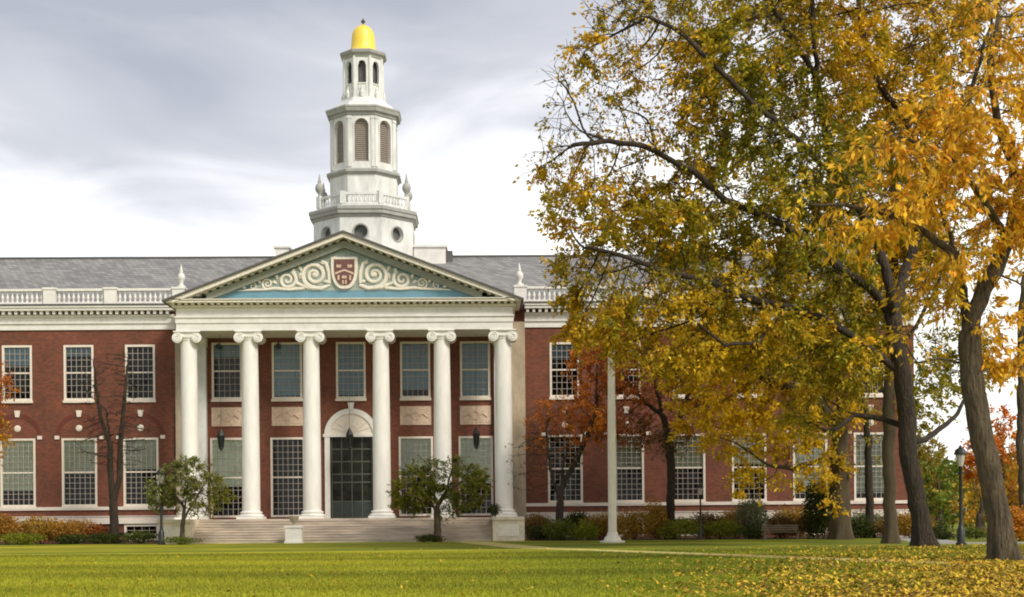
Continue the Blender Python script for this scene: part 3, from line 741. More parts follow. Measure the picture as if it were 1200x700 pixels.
# ------------------------------------------------------------------ vegetation
def np_mesh(name, verts, nper, material, parent, cols=None):
    """mesh of separate nper-gons; verts (n*nper, 3)"""
    nv = len(verts); nf = nv // nper
    me = bpy.data.meshes.new(name)
    me.vertices.add(nv); me.vertices.foreach_set('co', np.ascontiguousarray(verts, dtype=np.float32).ravel())
    me.loops.add(nv); me.loops.foreach_set('vertex_index', np.arange(nv, dtype=np.int32))
    me.polygons.add(nf); me.polygons.foreach_set('loop_start', np.arange(0, nv, nper, dtype=np.int32))
    me.update(calc_edges=True)
    if cols is not None:
        at_ = me.color_attributes.new('leaf_colour', 'FLOAT_COLOR', 'POINT')
        c = np.ones((nv, 4), dtype=np.float32); c[:, :3] = np.repeat(cols, nper, axis=0); at_.data.foreach_set('color', c.ravel())
    me.materials.append(material)
    o = bpy.data.objects.new(name, me); COL.objects.link(o)
    if parent is not None: o.parent = parent
    return o
def leaf_quads(cen, size, aspect=.55, droop=0.0, up=.0, bias=None):
    """kite shaped leaves with random directions"""
    n = len(cen)
    d = rng.normal(size=(n, 3)); d[:, 2] = d[:, 2] * (1 - .5 * abs(droop)) - droop * 1.4
    d /= np.linalg.norm(d, axis=1)[:, None]
    if bias is not None: d = d * .9 + bias; d /= np.linalg.norm(d, axis=1)[:, None]
    q = rng.normal(size=(n, 3)); q[:, 2] *= 1 + up
    s = np.cross(d, q); s /= np.linalg.norm(s, axis=1)[:, None] + 1e-9
    nn = np.cross(d, s)
    L_ = (size * rng.uniform(.45, 1.45, n))[:, None]; W = L_ * aspect
    a = cen; b = cen + d * L_ * .45 + s * W * .5 + nn * L_ * .06; c = cen + d * L_; e = cen + d * L_ * .45 - s * W * .5 + nn * L_ * .06
    return np.stack([a, b, c, e], axis=1).reshape(-1, 3)

def tubes_np(chains, name, material, parent):
    V, Fc = [], []; off = 0
    for P, Rr in chains:
        n = 20 if Rr[0] > .25 else (8 if Rr[0] > .09 else (5 if Rr[0] > .03 else 3))
        P = np.asarray(P); k = len(P)
        T = np.gradient(P, axis=0); T /= np.linalg.norm(T, axis=1)[:, None] + 1e-9
        ref = np.array([.31, .93, .2]); A = np.cross(T, ref); A /= np.linalg.norm(A, axis=1)[:, None] + 1e-9; Bv = np.cross(T, A)
        th = np.arange(n) * 2 * np.pi / n
        big = 1 if Rr[0] > .2 else 0
        flr = np.exp(-np.maximum(P[:, 2], 0) / .5)[:, None]; wob = 1 + big * (.05 * np.sin(3 * th + off) + .04 * np.sin(5 * th))[None, :] + big * flr * (.28 * np.sin(5 * th + 1.0 + off) + .12 * np.sin(3 * th))[None, :]
        ring = (A[:, None, :] * np.cos(th)[None, :, None] + Bv[:, None, :] * np.sin(th)[None, :, None]) * (np.asarray(Rr)[:, None] * wob)[:, :, None]
        V.append((P[:, None, :] + ring).reshape(-1, 3))
        i = np.arange(k - 1)[:, None] * n; j = np.arange(n)[None, :]; j2 = (j + 1) % n
        Fc.append(np.stack([off + i + j, off + i + j2, off + i + n + j2, off + i + n + j], axis=-1).reshape(-1, 4)); off += k * n
    V = np.concatenate(V); Fc = np.concatenate(Fc)
    me = bpy.data.meshes.new(name)
    me.vertices.add(len(V)); me.vertices.foreach_set('co', V.astype(np.float32).ravel())
    me.loops.add(Fc.size); me.loops.foreach_set('vertex_index', Fc.astype(np.int32).ravel())
    me.polygons.add(len(Fc)); me.polygons.foreach_set('loop_start', np.arange(0, Fc.size, 4, dtype=np.int32))
    me.polygons.foreach_set('use_smooth', np.ones(len(Fc), dtype=bool))
    me.update(calc_edges=True); me.materials.append(material)
    o = bpy.data.objects.new(name, me); COL.objects.link(o); o.parent = parent
    return o

def grow(limbs, blobs, step=.5, kill=.9, iters=90, jitter=.35, grav=0.0):
    """space colonisation from given limbs towards points filling the blobs (x,y,z,rx,ry,rz,n,...)"""
    nodes, par = [], []
    mr = []
    for poly in limbs:
        r0 = r1 = 0.0
        if isinstance(poly, tuple): poly, r0, r1 = poly
        pts = [np.array(p, float) for p in poly]; tot = sum(np.linalg.norm(b - a) for a, b in zip(pts[:-1], pts[1:])); acc_ = 0
        if not nodes: nodes.append(pts[0]); par.append(-1); mr.append(0); last = 0
        else:
            d = np.linalg.norm(np.array(nodes) - pts[0], axis=1); last = int(d.argmin())
            pts[0] = nodes[last]
        for a, b in zip(pts[:-1], pts[1:]):
            m = max(1, int(round(np.linalg.norm(b - a) / step)))
            for k in range(1, m + 1):
                p = a + (b - a) * k / m
                if k < m: p = p + rng.normal(size=3) * step * .07
                acc_ += np.linalg.norm(b - a) / m; mr.append(r0 + (r1 - r0) * acc_ / tot)
                nodes.append(p); par.append(last); last = len(nodes) - 1
    A, Ab = [], []
    for i, b in enumerate(blobs):
        n = b[6]; v = rng.normal(size=(n, 3)); v /= np.linalg.norm(v, axis=1)[:, None]
        r = rng.uniform(.15, 1, n)[:, None] ** .45
        A.append(np.array(b[:3]) + v * r * np.array(b[3:6])); Ab += [i] * n
    A = np.concatenate(A); Ab = np.array(Ab); A_all = A.copy(); Ab_all = Ab.copy()
    ok = A[:, 2] > .6; A, Ab = A[ok], Ab[ok]
    nd = np.array(nodes)
    best = np.full(len(A), 1e9); bi = np.zeros(len(A), int)
    def upd(new, base):
        nonlocal best, bi
        if not len(A): return
        for s in range(0, len(new), 400):
            D = np.linalg.norm(A[:, None, :] - new[None, s:s + 400, :], axis=2); j = D.argmin(1); d = D[np.arange(len(A)), j]
            m = d < best; best[m] = d[m]; bi[m] = base + s + j[m]
    upd(nd, 0)
    for it in range(iters):
        if len(A) < 3: break
        u, inv = np.unique(bi, return_inverse=True)
        acc = np.zeros((len(u), 3)); dv = A - nd[bi]; dv /= np.linalg.norm(dv, axis=1)[:, None] + 1e-9
        np.add.at(acc, inv, dv)
        acc += rng.normal(size=acc.shape) * jitter; acc[:, 2] += grav
        acc /= np.linalg.norm(acc, axis=1)[:, None] + 1e-9
        new = nd[u] + acc * step
        base = len(nd); nd = np.concatenate([nd, new]); par += [int(x) for x in u]
        upd(new, base)
        keep = best > kill; A, best, bi, Ab = A[keep], best[keep], bi[keep], Ab[keep]
    return nd, np.array(par), A_all, Ab_all, np.array(mr + [0] * (len(nd) - len(mr)))

def tree(name, label, cat, limbs, blobs, base_r, colours, bark, lmat=None, leaf=.16, per=10, spread=.35, step=.5, kill=.9, rtip=.012, pw=.46,
         group=None, droop=.2, aspect=.55, min_leaf_w=3, jitter=.35, crown='crown', blend=.5, clumpy=1.6, sprays=2, tw=.010, gaps=.45, gapf=1.3, flare=1.5, iters=90):
    """blobs: (x,y,z,rx,ry,rz,n, leafiness, colour index)"""
    nd, par, A, Ab, minr = grow(limbs, blobs, step, kill, iters, jitter)
    n = len(nd); ch = [[] for _ in range(n)]
    for i, p in enumerate(par):
        if p >= 0: ch[p].append(i)
    w_ = np.zeros(n)
    order = [];  stack = [0]
    while stack:
        k = stack.pop(); order.append(k); stack += ch[k]
    for k in reversed(order): w_[k] = max(1, sum(w_[c] for c in ch[k])) if ch[k] else 1
    pw = math.log(base_r / rtip) / math.log(max(2, w_[0])); rad = base_r * (w_ / w_[0]) ** pw; rad = np.maximum(rad, np.maximum(rtip, minr))
    zb = nd[0][2]
    hgt = nd[:, 2] - zb; rad = rad * (1 + (flare - 1) * np.exp(-hgt / .55) * (rad > base_r * .6))
    chains = []; stack = [(0, None)]
    while stack:
        k, pre = stack.pop(); P = [] if pre is None else [nd[pre]]; Q = [] if pre is None else [rad[k]]
        cur = k
        while True:
            P.append(nd[cur]); Q.append(rad[cur])
            if not ch[cur]: break
            cs = sorted(ch[cur], key=lambda c: -w_[c]); stack += [(c, cur) for c in cs[1:]]; cur = cs[0]
        if len(P) > 1: Q[-1] *= .6; chains.append((P, Q))
    base = Vector(nd[0])
    root = empty(name, (base.x, base.y, 0)); tag(root, label, cat, group)
    sh = np.array([base.x, base.y, 0])
    chains = [(np.array(P) - sh, Q) for P, Q in chains]
    # leaves
    cand = np.where(w_ <= min_leaf_w)[0]
    cand = cand[nd[cand, 2] > zb + .8]
    bid = np.zeros(len(cand), int)
    for s in range(0, len(cand), 300):
        pp = nd[cand[s:s + 300]] + rng.normal(0, blend, (len(cand[s:s + 300]), 3))
        D = np.linalg.norm(pp[:, None, :] - A[None], axis=2); bid[s:s + 300] = Ab[D.argmin(1)]
    C, K, D_ = [], [], []
    ph = rng.uniform(0, 6.28, 6)
    def field(p, f):      # smooth 3-D variation, about -1..1
        return (math.sin(p[0] * f + ph[0] + 1.3 * math.sin(p[2] * f * .7 + ph[1])) + math.sin(p[2] * f * 1.2 + ph[2] + 1.1 * math.sin(p[1] * f * .8 + ph[3])) + math.sin((p[1] + p[0]) * f * .6 + ph[4])) / 2.2
    twig_chains = []
    for q, (k, b) in enumerate(zip(cand, bid)):
        gap = min(2.2, max(.06, 1 + gaps * field(nd[k], gapf)))
        mm = per * blobs[b][7] * rng.gamma(clumpy, 1 / clumpy) * gap
        pal = colours[blobs[b][8]]; c1, c2 = np.array(pal[0]), np.array(pal[1]); tone = .5 + .3 * field(nd[k] + 50, gapf * .8) + rng.normal(0, .16)
        pdir = nd[k] - nd[par[k]]; pdir = pdir / (np.linalg.norm(pdir) + 1e-9)
        for _ in range(sprays):
            m = rng.poisson(mm / sprays)
            if m <= 0 and rng.random() > .3: continue
            d = pdir * .7 + rng.normal(size=3) * .75; d[2] -= droop * .6; d /= np.linalg.norm(d); ln_ = spread * rng.uniform(1.2, 2.6)
            e = nd[k] + d * ln_ + np.array([0, 0, -droop * ln_ * .35]); mid = nd[k] + d * ln_ * .55
            if tw > 0: twig_chains.append((np.array([nd[k], mid, e]) - sh, [tw, tw * .7, tw * .35]))
            if m <= 0: continue
            u = rng.uniform(.1, 1.08, m)[:, None]
            base_ = nd[k] + (mid - nd[k]) * np.minimum(u * 2, 1) + (e - mid) * np.maximum(u * 2 - 1, 0)
            C.append(base_ + rng.normal(size=(m, 3)) * spread * .22)
            D_.append(np.repeat((d * .9)[None], m, 0))
            t = np.clip(tone + rng.normal(0, .18, m), 0, 1)[:, None]
            cc = c1 * (1 - t) + c2 * t
            if len(pal) > 2:
                ex = rng.random(m) < .1; cc[ex] = np.array(pal[2])
            K.append(cc * rng.uniform(.6, 1.3, m)[:, None])
    tubes_np(chains + twig_chains, 'trunk', bark, root)
    if C:
        C = np.concatenate(C) - sh; K = np.concatenate(K)
        C[:, 2] = np.maximum(C[:, 2], .05)
        np_mesh(crown, leaf_quads(C, leaf, aspect, droop, bias=np.concatenate(D_)), 4, lmat or m_leaf, root, K)
    print(name, 'nodes', n, 'leaves', 0 if not len(C) else len(C))
    return root

def shrub(name, label, cat, x, y, rx, ry, h, cols, n=1500, leaf=.11, group=None, lmat=None, lobes=6, stems=5, z0=.0, branchy=0):
    root = empty(name, (x, y, z0)); tag(root, label, cat, group)
    P = []
    for k in range(lobes):
        a = rng.uniform(0, 2 * math.pi); q = rng.uniform(0, .6)
        c = np.array([rx * q * math.cos(a), ry * q * math.sin(a), h * rng.uniform(.35, .62)])
        v = rng.normal(size=(n // lobes, 3)); v /= np.linalg.norm(v, axis=1)[:, None]
        r = rng.uniform(.3, 1, n // lobes)[:, None] ** .5 * rng.uniform(.8, 1.1, n // lobes)[:, None]
        P.append(c + v * r * np.array([rx * rng.uniform(.45, .65), ry * .55, h * rng.uniform(.35, .5)]))
    P = np.concatenate(P); P = P[P[:, 2] > .03]
    c1, c2 = np.array(cols[0]), np.array(cols[1]); t = rng.random(len(P))[:, None]
    K = (c1 * (1 - t) + c2 * t) * rng.uniform(.7, 1.3, len(P))[:, None]
    ch = []
    for k in range(stems):
        a = rng.uniform(0, 2 * math.pi); e_ = np.array([rx * .6 * math.cos(a), ry * .6 * math.sin(a), h * rng.uniform(.6, .95)])
        s0 = np.array([.1 * math.cos(a), .1 * math.sin(a), 0]); mid = (s0 + e_) / 2 + np.array([0, 0, h * .12])
        ch.append((np.array([s0, (s0 + mid) / 2, mid, (mid + e_) / 2, e_]), [.03, .025, .02, .014, .006]))
    tubes_np(ch, 'stems', m_bark, root)
    np_mesh('foliage', leaf_quads(P, leaf, .6, .1), 4, lmat or m_leaf, root, K)
    return root

OLIVE = ((.23, .20, .010), (.47, .35, .016), (.66, .38, .02))
OCHRE = ((.44, .30, .013), (.78, .48, .02), (.8, .38, .02))
GREEN = ((.18, .185, .010), (.38, .33, .015), (.6, .38, .02))
ORANGE = ((.70, .40, .026), (.96, .60, .04), (.85, .34, .02))
YELLOW = ((.52, .37, .02), (.80, .53, .026), (.66, .34, .02))
RED = ((.34, .09, .02), (.52, .17, .03), (.3, .16, .03))
BROWN = ((.16, .10, .03), (.25, .14, .03))

def pl(Y, pts): return [tuple(at(p[0], p[1], p[2] if len(p) > 2 else Y)) for p in pts]
def bl(px, py, Y, rpx, rpz, ry, n, leafy, col):
    c = at(px, py, Y); s = F / (Y - CY); return (c.x, c.y, c.z, rpx / s, ry, rpz / s, n, leafy, col)
def gbase(px, Y): p = at(px, 600, Y); return (p.x, Y, -.1)

# A: the great elm whose crown fills the right half
YA = -30.7
A_limbs = [
    [gbase(1083, YA)] + pl(YA, [(1078, 600), (1070, 560), (1064, 520), (1063, 490), (1058, 440, -31), (1050, 400, -31), (1046, 371, -31), (1044, 340, -32), (1030, 290, -32), (1005, 240, -32), (980, 210, -32), (972, 180, -32), (957, 95, -32), (953, 40, -33), (950, -30, -33), (945, -110, -33)]),
    (pl(YA, [(1046, 371, -31), (1020, 338, -31), (986, 315, -32), (945, 279, -33), (900, 255, -34), (850, 235, -35), (812, 200, -36), (785, 187, -36), (754, 171, -37), (713, 165, -37), (672, 170, -38)]), 0.21, 0.09),
    (pl(YA, [(1058, 440), (1040, 425, -31), (1003, 396, -32), (969, 375, -32), (924, 360, -33), (880, 350, -34), (830, 330, -36), (780, 320, -36), (730, 300, -37), (690, 290, -37)]), 0.19, 0.08),
    (pl(YA, [(1066, 500), (1045, 495, -30), (1015, 488, -30), (1000, 486, -30), (985, 500, -31), (968, 505, -31)]), 0.15, 0.09),
    (pl(YA, [(1070, 520), (1085, 515, -30), (1105, 500, -29), (1122, 485, -28), (1140, 450, -27)]), 0.17, 0.07),
    (pl(YA, [(1046, 371, -31), (1060, 320, -29), (1085, 250, -28), (1085, 192, -28), (1060, 140, -28), (1028, 95, -29), (1010, 30, -30), (1000, -60, -30)]), 0.24, 0.08),
    (pl(YA, [(1085, 250, -28), (1110, 180, -26), (1140, 100, -24), (1170, 0, -22)]), 0.14, 0.05),
    (pl(YA, [(957, 95, -32), (925, 40, -34), (890, -20, -36), (860, -80, -36)]), 0.12, 0.05),
    (pl(YA, [(980, 210, -32), (930, 160, -34), (880, 120, -37), (840, 80, -38), (800, 40, -38), (760, 20, -38)]), 0.13, 0.04),
    (pl(YA, [(924, 360, -33), (890, 400, -35), (850, 405, -36), (812, 375, -36)]), 0.11, 0.05),
]
A_blobs = [
    bl(695, 90, -37, 62, 80, 4, 320, .05, 0), bl(680, 170, -38, 62, 42, 4, 240, .22, 0), bl(735, 20, -38, 70, 55, 5, 240, .2, 1),
    bl(690, 232, -37, 55, 35, 4, 170, 1.5, 1), bl(700, 310, -37, 58, 42, 4, 190, 1.3, 0), bl(715, 365, -37, 62, 38, 4, 190, 1.4, 1),
    bl(790, 90, -37, 75, 62, 6, 260, .7, 1), bl(785, 180, -36, 70, 50, 6, 210, 1.1, 1), bl(800, 255, -36, 78, 46, 6, 260, 1.7, 0),
    bl(810, 335, -36, 80, 48, 6, 260, 1.5, 0), bl(790, 400, -36, 72, 40, 5, 220, 1.6, 3), bl(870, 30, -36, 85, 60, 7, 230, 1.2, 0),
    bl(880, 120, -35, 82, 62, 7, 260, 1.6, 2), bl(885, 215, -34, 80, 55, 7, 260, 1.8, 2), bl(890, 300, -34, 80, 50, 6, 240, 1.7, 0),
    bl(890, 385, -34, 80, 45, 6, 230, 1.8, 3), bl(970, 60, -33, 80, 80, 7, 280, 1.2, 1), bl(975, 180, -33, 80, 70, 7, 260, 1.6, 2),
    bl(975, 310, -32, 80, 65, 6, 250, 1.7, 2), bl(990, 415, -32, 75, 45, 6, 200, 1.5, 0), bl(1060, 40, -30, 85, 70, 7, 250, 1.1, 1),
    bl(1070, 160, -28, 85, 80, 7, 260, 1.2, 1), bl(1070, 300, -28, 70, 70, 6, 200, 1.3, 1), bl(1140, 420, -26, 45, 50, 4, 70, 1.0, 2),
    bl(880, -60, -35, 190, 60, 9, 320, 1.2, 0), bl(1050, -60, -31, 160, 70, 9, 260, 1.2, 1), bl(1160, 60, -24, 70, 90, 6, 180, 1.0, 1),
    bl(955, 485, -31, 40, 26, 4, 70, 1.2, 0),
]
A_blobs = [(b[0], b[1] + 2.5, b[2], b[3], b[4] * .75, *b[5:]) for b in A_blobs]
tree('elm_tree', 'huge olive and ochre crowned elm with a low forking trunk, hiding the right wing', 'tree', A_limbs, A_blobs, .40,
     (OLIVE, OCHRE, GREEN, YELLOW), m_bark, leaf=.19, per=44, spread=.42, blend=1.6, clumpy=1.2, step=.45, kill=.75, pw=.40, droop=.25, rtip=.017, min_leaf_w=4, sprays=3, tw=.014, gaps=.75, gapf=.85)

# B: slimmer elm right behind it
YB = -24.5
tree('elm_tree', 'straight slimmer elm trunk just behind and left of the low-forking elm', 'tree',
     [[gbase(1044, YB)] + pl(YB, [(1043, 580), (1041, 520), (1042, 470), (1044, 420), (1046, 350), (1050, 280), (1045, 200), (1040, 120)]),
      pl(YB, [(1042, 470), (1020, 430), (1000, 400), (975, 330)]), pl(YB, [(1044, 420), (1075, 380), (1100, 330), (1120, 260)])],
     [bl(1040, 250, YB, 90, 90, 5, 260, 1.3, 0), bl(1000, 380, YB, 60, 60, 4, 150, 1.2, 0), bl(1100, 300, YB, 60, 80, 4, 160, 1.2, 1), bl(1040, 120, YB, 90, 80, 5, 200, 1.2, 1),
      bl(1095, 455, YB, 40, 38, 3, 90, 1.5, 0)],
     .30, (GREEN, OLIVE), m_bark3, leaf=.19, per=24, spread=.42, kill=.85, pw=.40)

# C: foreground tree with orange leaves leaning left
YC_ = -51.4
C_limbs = [
    [gbase(1176, YC_)] + pl(YC_, [(1172, 620), (1163, 570), (1150, 510), (1140, 450), (1136, 410), (1140, 370), (1152, 340), (1166, 318), (1180, 280), (1195, 220), (1215, 140)]),
    pl(YC_, [(1140, 450), (1125, 425, -51), (1100, 420, -52), (1075, 425, -52)]),
    pl(YC_, [(1136, 400), (1128, 350, -51), (1120, 300, -52), (1105, 250, -52), (1090, 200, -53), (1075, 160, -53)]),
    pl(YC_, [(1180, 280), (1150, 230, -54), (1120, 190, -55), (1080, 170, -55), (1030, 150, -56)]),
    pl(YC_, [(1120, 300, -52), (1080, 270, -53), (1040, 250, -54), (990, 240, -55), (950, 240, -55)]),
    pl(YC_, [(1166, 318), (1190, 330), (1220, 350)]),
    pl(YC_, [(1195, 220), (1170, 150, -53), (1160, 90, -54), (1170, 20, -54), (1150, -60, -54)]),
]
C_blobs = [
    bl(1150, 130, -54, 60, 50, 2.6, 130, 1.3, 0), bl(1175, 210, -53, 60, 50, 2.6, 150, 1.5, 0), bl(1100, 140, -55, 55, 45, 2.4, 110, 1.0, 0),
    bl(1100, 225, -54, 60, 48, 2.4, 140, 1.3, 0), bl(1030, 190, -55, 60, 40, 2.4, 100, .7, 0), bl(1020, 245, -55, 75, 32, 2.2, 130, 1.2, 0),
    bl(950, 235, -55, 40, 30, 2, 50, .7, 1), bl(1110, 300, -52, 55, 32, 2.2, 110, 1.2, 0), bl(1185, 290, -52, 40, 45, 2.2, 90, 1.3, 0),
    bl(1080, 345, -52, 38, 34, 1.8, 60, .8, 1), bl(1060, 400, -52, 32, 28, 1.6, 40, .6, 0), bl(1190, 400, -51, 32, 42, 1.8, 70, 1.3, 0),
    bl(1160, 30, -54, 60, 50, 2.6, 70, .6, 0), bl(1000, 275, -55, 45, 20, 1.8, 50, .9, 1), bl(1225, 130, -53, 50, 160, 3, 150, 1.2, 0),
]
tree('ash_tree', 'leaning foreground tree with a thick grey trunk and hanging orange leaves at the right', 'tree', C_limbs, C_blobs, .35,
     (ORANGE, YELLOW), m_bark2, leaf=.22, per=20, spread=.26, step=.33, kill=.5, clumpy=.8, sprays=2, gaps=.8, gapf=1.6, droop=.75, aspect=.38, rtip=.009, pw=.40, min_leaf_w=4)

# D: thin dark tree, E: pale thick trunk with yellow crown, F: red tree, G/H bare trees
YD = -7.5
tree('young_tree', 'thin dark leafless trunk standing before the last window of the right wing', 'tree',
     [[gbase(1019, YD)] + pl(YD, [(1019, 580), (1018, 540), (1016, 510), (1014, 480)]), pl(YD, [(1018, 560), (1003, 545), (995, 530)]), pl(YD, [(1018, 550), (1032, 535), (1040, 515)])],
     [bl(1010, 480, YD, 40, 45, 2, 150, 1.6, 0)], .24, (OLIVE,), m_bark, leaf=.17, per=8, spread=.4, pw=.36, kill=.7)
YE = -12.0
tree('maple_tree', 'yellow crowned tree with a pale thick trunk before the right wing', 'tree',
     [[gbase(985, YE)] + pl(YE, [(985, 590), (984, 540), (984, 500), (983, 460), (978, 420), (970, 370)]), (pl(YE, [(984, 500), (955, 470), (915, 450), (870, 430)]), .22, .06), (pl(YE, [(983, 450), (1000, 410), (1005, 360)]), .2, .05),
      pl(YE, [(984, 545), (960, 540), (930, 550), (900, 545)])],
     [bl(915, 425, YE, 75, 50, 3.5, 420, 2.2, 0), bl(850, 470, YE, 60, 42, 3, 320, 2.3, 0), bl(850, 400, YE, 58, 45, 3, 280, 2.2, 0), bl(950, 475, YE, 60, 38, 3, 240, 1.8, 1), bl(905, 505, YE - 1, 60, 34, 2.5, 260, 2.1, 0), bl(845, 515, YE - 1, 30, 24, 2, 80, 1.6, 0),
      bl(990, 400, YE, 50, 50, 3, 130, 1.6, 1), bl(880, 565, YE - 1, 28, 22, 1.5, 70, 2.0, 0), bl(935, 558, YE - 1, 26, 26, 1.5, 70, 1.6, 0), bl(812, 440, YE, 36, 45, 2, 170, 2.2, 0),
      bl(815, 490, YE, 30, 26, 2, 90, 1.8, 0), bl(970, 560, YE - 1, 22, 40, 1.5, 60, 1.3, 1)],
     .58, (((.66, .46, .02), (.98, .68, .03), (.8, .42, .02)), YELLOW), m_bark3, leaf=.22, per=30, spread=.42, pw=.36, kill=.75, flare=1.15)
YF = -6.5
tree('red_maple_tree', 'dark trunked tree with thin rust red leaves against the right wing windows', 'tree',
     [[gbase(786, YF)] + pl(YF, [(786, 590), (787, 550), (785, 520), (778, 490), (770, 460), (762, 420)]), pl(YF, [(785, 520), (800, 480), (812, 440), (820, 400)]), pl(YF, [(778, 490), (745, 460), (725, 430)])],
     [bl(745, 440, YF, 45, 45, 2.5, 220, 1.3, 0), bl(800, 450, YF, 45, 50, 2.5, 200, 1.3, 0), bl(770, 390, YF, 55, 40, 2.5, 150, .8, 0), bl(730, 500, YF, 30, 28, 2, 140, .5, 0), bl(775, 510, YF, 40, 25, 2, 140, .6, 1)],
     .26, (RED, BROWN), m_bark, leaf=.16, per=34, spread=.35, pw=.42, kill=.6, step=.35)
YG = -6.0
tree('red_maple_tree', 'small vase shaped tree with orange red leaves right of the portico', 'tree',
     [[gbase(655, YG)] + pl(YG, [(656, 600), (657, 575), (660, 545), (668, 510)]), pl(YG, [(656, 590), (645, 550), (640, 500)]), pl(YG, [(657, 575), (680, 530), (700, 480)])],
     [bl(695, 430, YG, 30, 50, 2, 160, 1.4, 0), bl(692, 490, YG, 40, 34, 2, 190, 1.1, 0), bl(655, 490, YG, 40, 25, 2, 110, .4, 0), bl(650, 530, YG, 45, 30, 2, 110, .1, 1), bl(715, 400, YG, 25, 25, 2, 60, 1.3, 0),
      bl(615, 540, YG, 22, 45, 1.5, 60, .04, 1)],
     .24, (((.44, .13, .02), (.66, .24, .03)), BROWN), m_bark, leaf=.16, per=50, spread=.32, pw=.40, kill=.55, step=.3)
YH = -4.8
tree('bare_tree', 'leafless vase shaped tree before the brick between the left windows', 'tree',
     [[gbase(134, YH)] + pl(YH, [(134, 610), (133, 590), (130, 560), (129, 520), (124, 480)]), pl(YH, [(133, 590), (140, 560), (141, 520), (146, 470), (150, 420)]), pl(YH, [(129, 520), (118, 490), (112, 450)])],
     [bl(130, 455, YH, 36, 50, 1.8, 420, .03, 0), bl(120, 515, YH, 36, 36, 1.5, 260, .03, 0), bl(152, 510, YH, 26, 40, 1.5, 200, .05, 0)],
     .27, (BROWN,), m_bark, leaf=.12, per=4, spread=.3, pw=.42, kill=.3, step=.2, rtip=.016)
YI = -8.0
tree('red_maple_tree', 'orange leaved tree at the left edge of the lawn overlapping the leftmost windows', 'tree',
     [[gbase(-22, YI)] + pl(YI, [(-22, 580), (-20, 540), (-15, 500), (-5, 460)]), pl(YI, [(-20, 540), (-40, 500), (-50, 450)])],
     [bl(-12, 450, YI, 26, 40, 2, 110, 1.8, 0), bl(-14, 510, YI, 28, 30, 2, 100, 1.8, 1), bl(-50, 470, YI, 40, 60, 2.5, 150, 1.6, 0)],
     .22, (((.5, .14, .018), (.62, .22, .02)), ((.55, .26, .02), (.6, .3, .02))), m_bark, leaf=.16, per=22, spread=.3, kill=.55, step=.35)
# J: the two small olive coloured trees by the steps
SAGE = ((.15, .17, .03), (.28, .29, .09), (.42, .42, .25)); MOSS = ((.13, .145, .014), (.25, .23, .025))
YJ = -9.2
tree('olive_tree', 'small grey green tree with a slanting stem left of the steps', 'tree',
     [[gbase(213, YJ)] + pl(YJ, [(214, 615), (216, 595), (220, 575)]), pl(YJ, [(214, 610), (226, 590), (238, 570)]), pl(YJ, [(216, 595), (200, 575), (192, 560)])],
     [bl(205, 570, YJ, 32, 28, 1.7, 110, 1.5, 0), bl(240, 578, YJ, 30, 26, 1.6, 100, 1.5, 1), bl(222, 550, YJ, 24, 18, 1.3, 60, 1.2, 0), bl(262, 585, YJ, 14, 14, .9, 30, 1.4, 1), bl(184, 580, YJ, 14, 22, 1.0, 35, 1.2, 0)],
     .14, (SAGE, MOSS), m_bark2, lmat=m_leafg, leaf=.17, per=26, spread=.22, step=.2, kill=.36, pw=.42, aspect=.4, flare=1.3)
tree('olive_tree', 'small mossy green tree before the right half of the steps', 'tree',
     [[gbase(513, YJ)] + pl(YJ, [(513, 610), (512, 592), (508, 575), (505, 555)]), pl(YJ, [(512, 595), (522, 578), (540, 565)]), pl(YJ, [(512, 598), (498, 580), (482, 572)]), pl(YJ, [(522, 578), (530, 550)])],
     [bl(488, 572, YJ, 30, 28, 1.7, 130, 1.6, 1), bl(500, 550, YJ, 22, 16, 1.2, 55, 1.3, 0), bl(545, 570, YJ, 30, 30, 1.7, 130, 1.6, 1), bl(530, 548, YJ, 20, 16, 1.2, 50, 1.0, 0), bl(468, 585, YJ, 12, 16, .9, 30, 1.4, 1),
      bl(535, 592, YJ, 20, 12, 1, 30, 1.2, 0)],
     .2, (SAGE, MOSS), m_bark2, lmat=m_leafg, leaf=.17, per=28, spread=.22, step=.2, kill=.36, pw=.42, aspect=.4, flare=1.3)
# K: trees beyond the building, right
BGT = (
    (1100, 5, 34, 600, 44, 60, (((.13, .2, .02), (.22, .28, .03)), ((.3, .26, .03), (.4, .3, .03))), 'bright green tree beyond the end of the right wing', 'green_tree', .3),
    (1148, -2, 26, 590, 26, 36, (((.6, .38, .03), (.75, .46, .04)), ((.6, .3, .02), (.7, .3, .02))), 'small yellow tree behind the lamp post at the right', 'yellow_tree', .22),
    (1172, 30, 60, 525, 42, 48, (((.62, .17, .02), (.75, .26, .02)), ((.62, .3, .02), (.7, .36, .02))), 'tall orange tree far beyond the leaning trunk', 'orange_tree', .3),
    (1235, 10, 40, 560, 45, 70, (((.45, .28, .03), (.6, .36, .03)), ((.5, .2, .02), (.6, .26, .02))), 'ochre tree at the far right edge behind the walk', 'ochre_tree', .3),
    (1075, 40, 60, 540, 45, 55, (((.2, .2, .03), (.36, .28, .03)), ((.3, .22, .03), (.4, .28, .03))), 'dull olive tree rising far behind the two elm trunks', 'olive_green_tree', .3),
    (1215, 60, 60, 585, 60, 45, (((.4, .16, .03), (.5, .22, .03)), ((.3, .2, .03), (.4, .24, .03))), 'russet tree in the far distance at the right edge', 'russet_tree', .35),
)
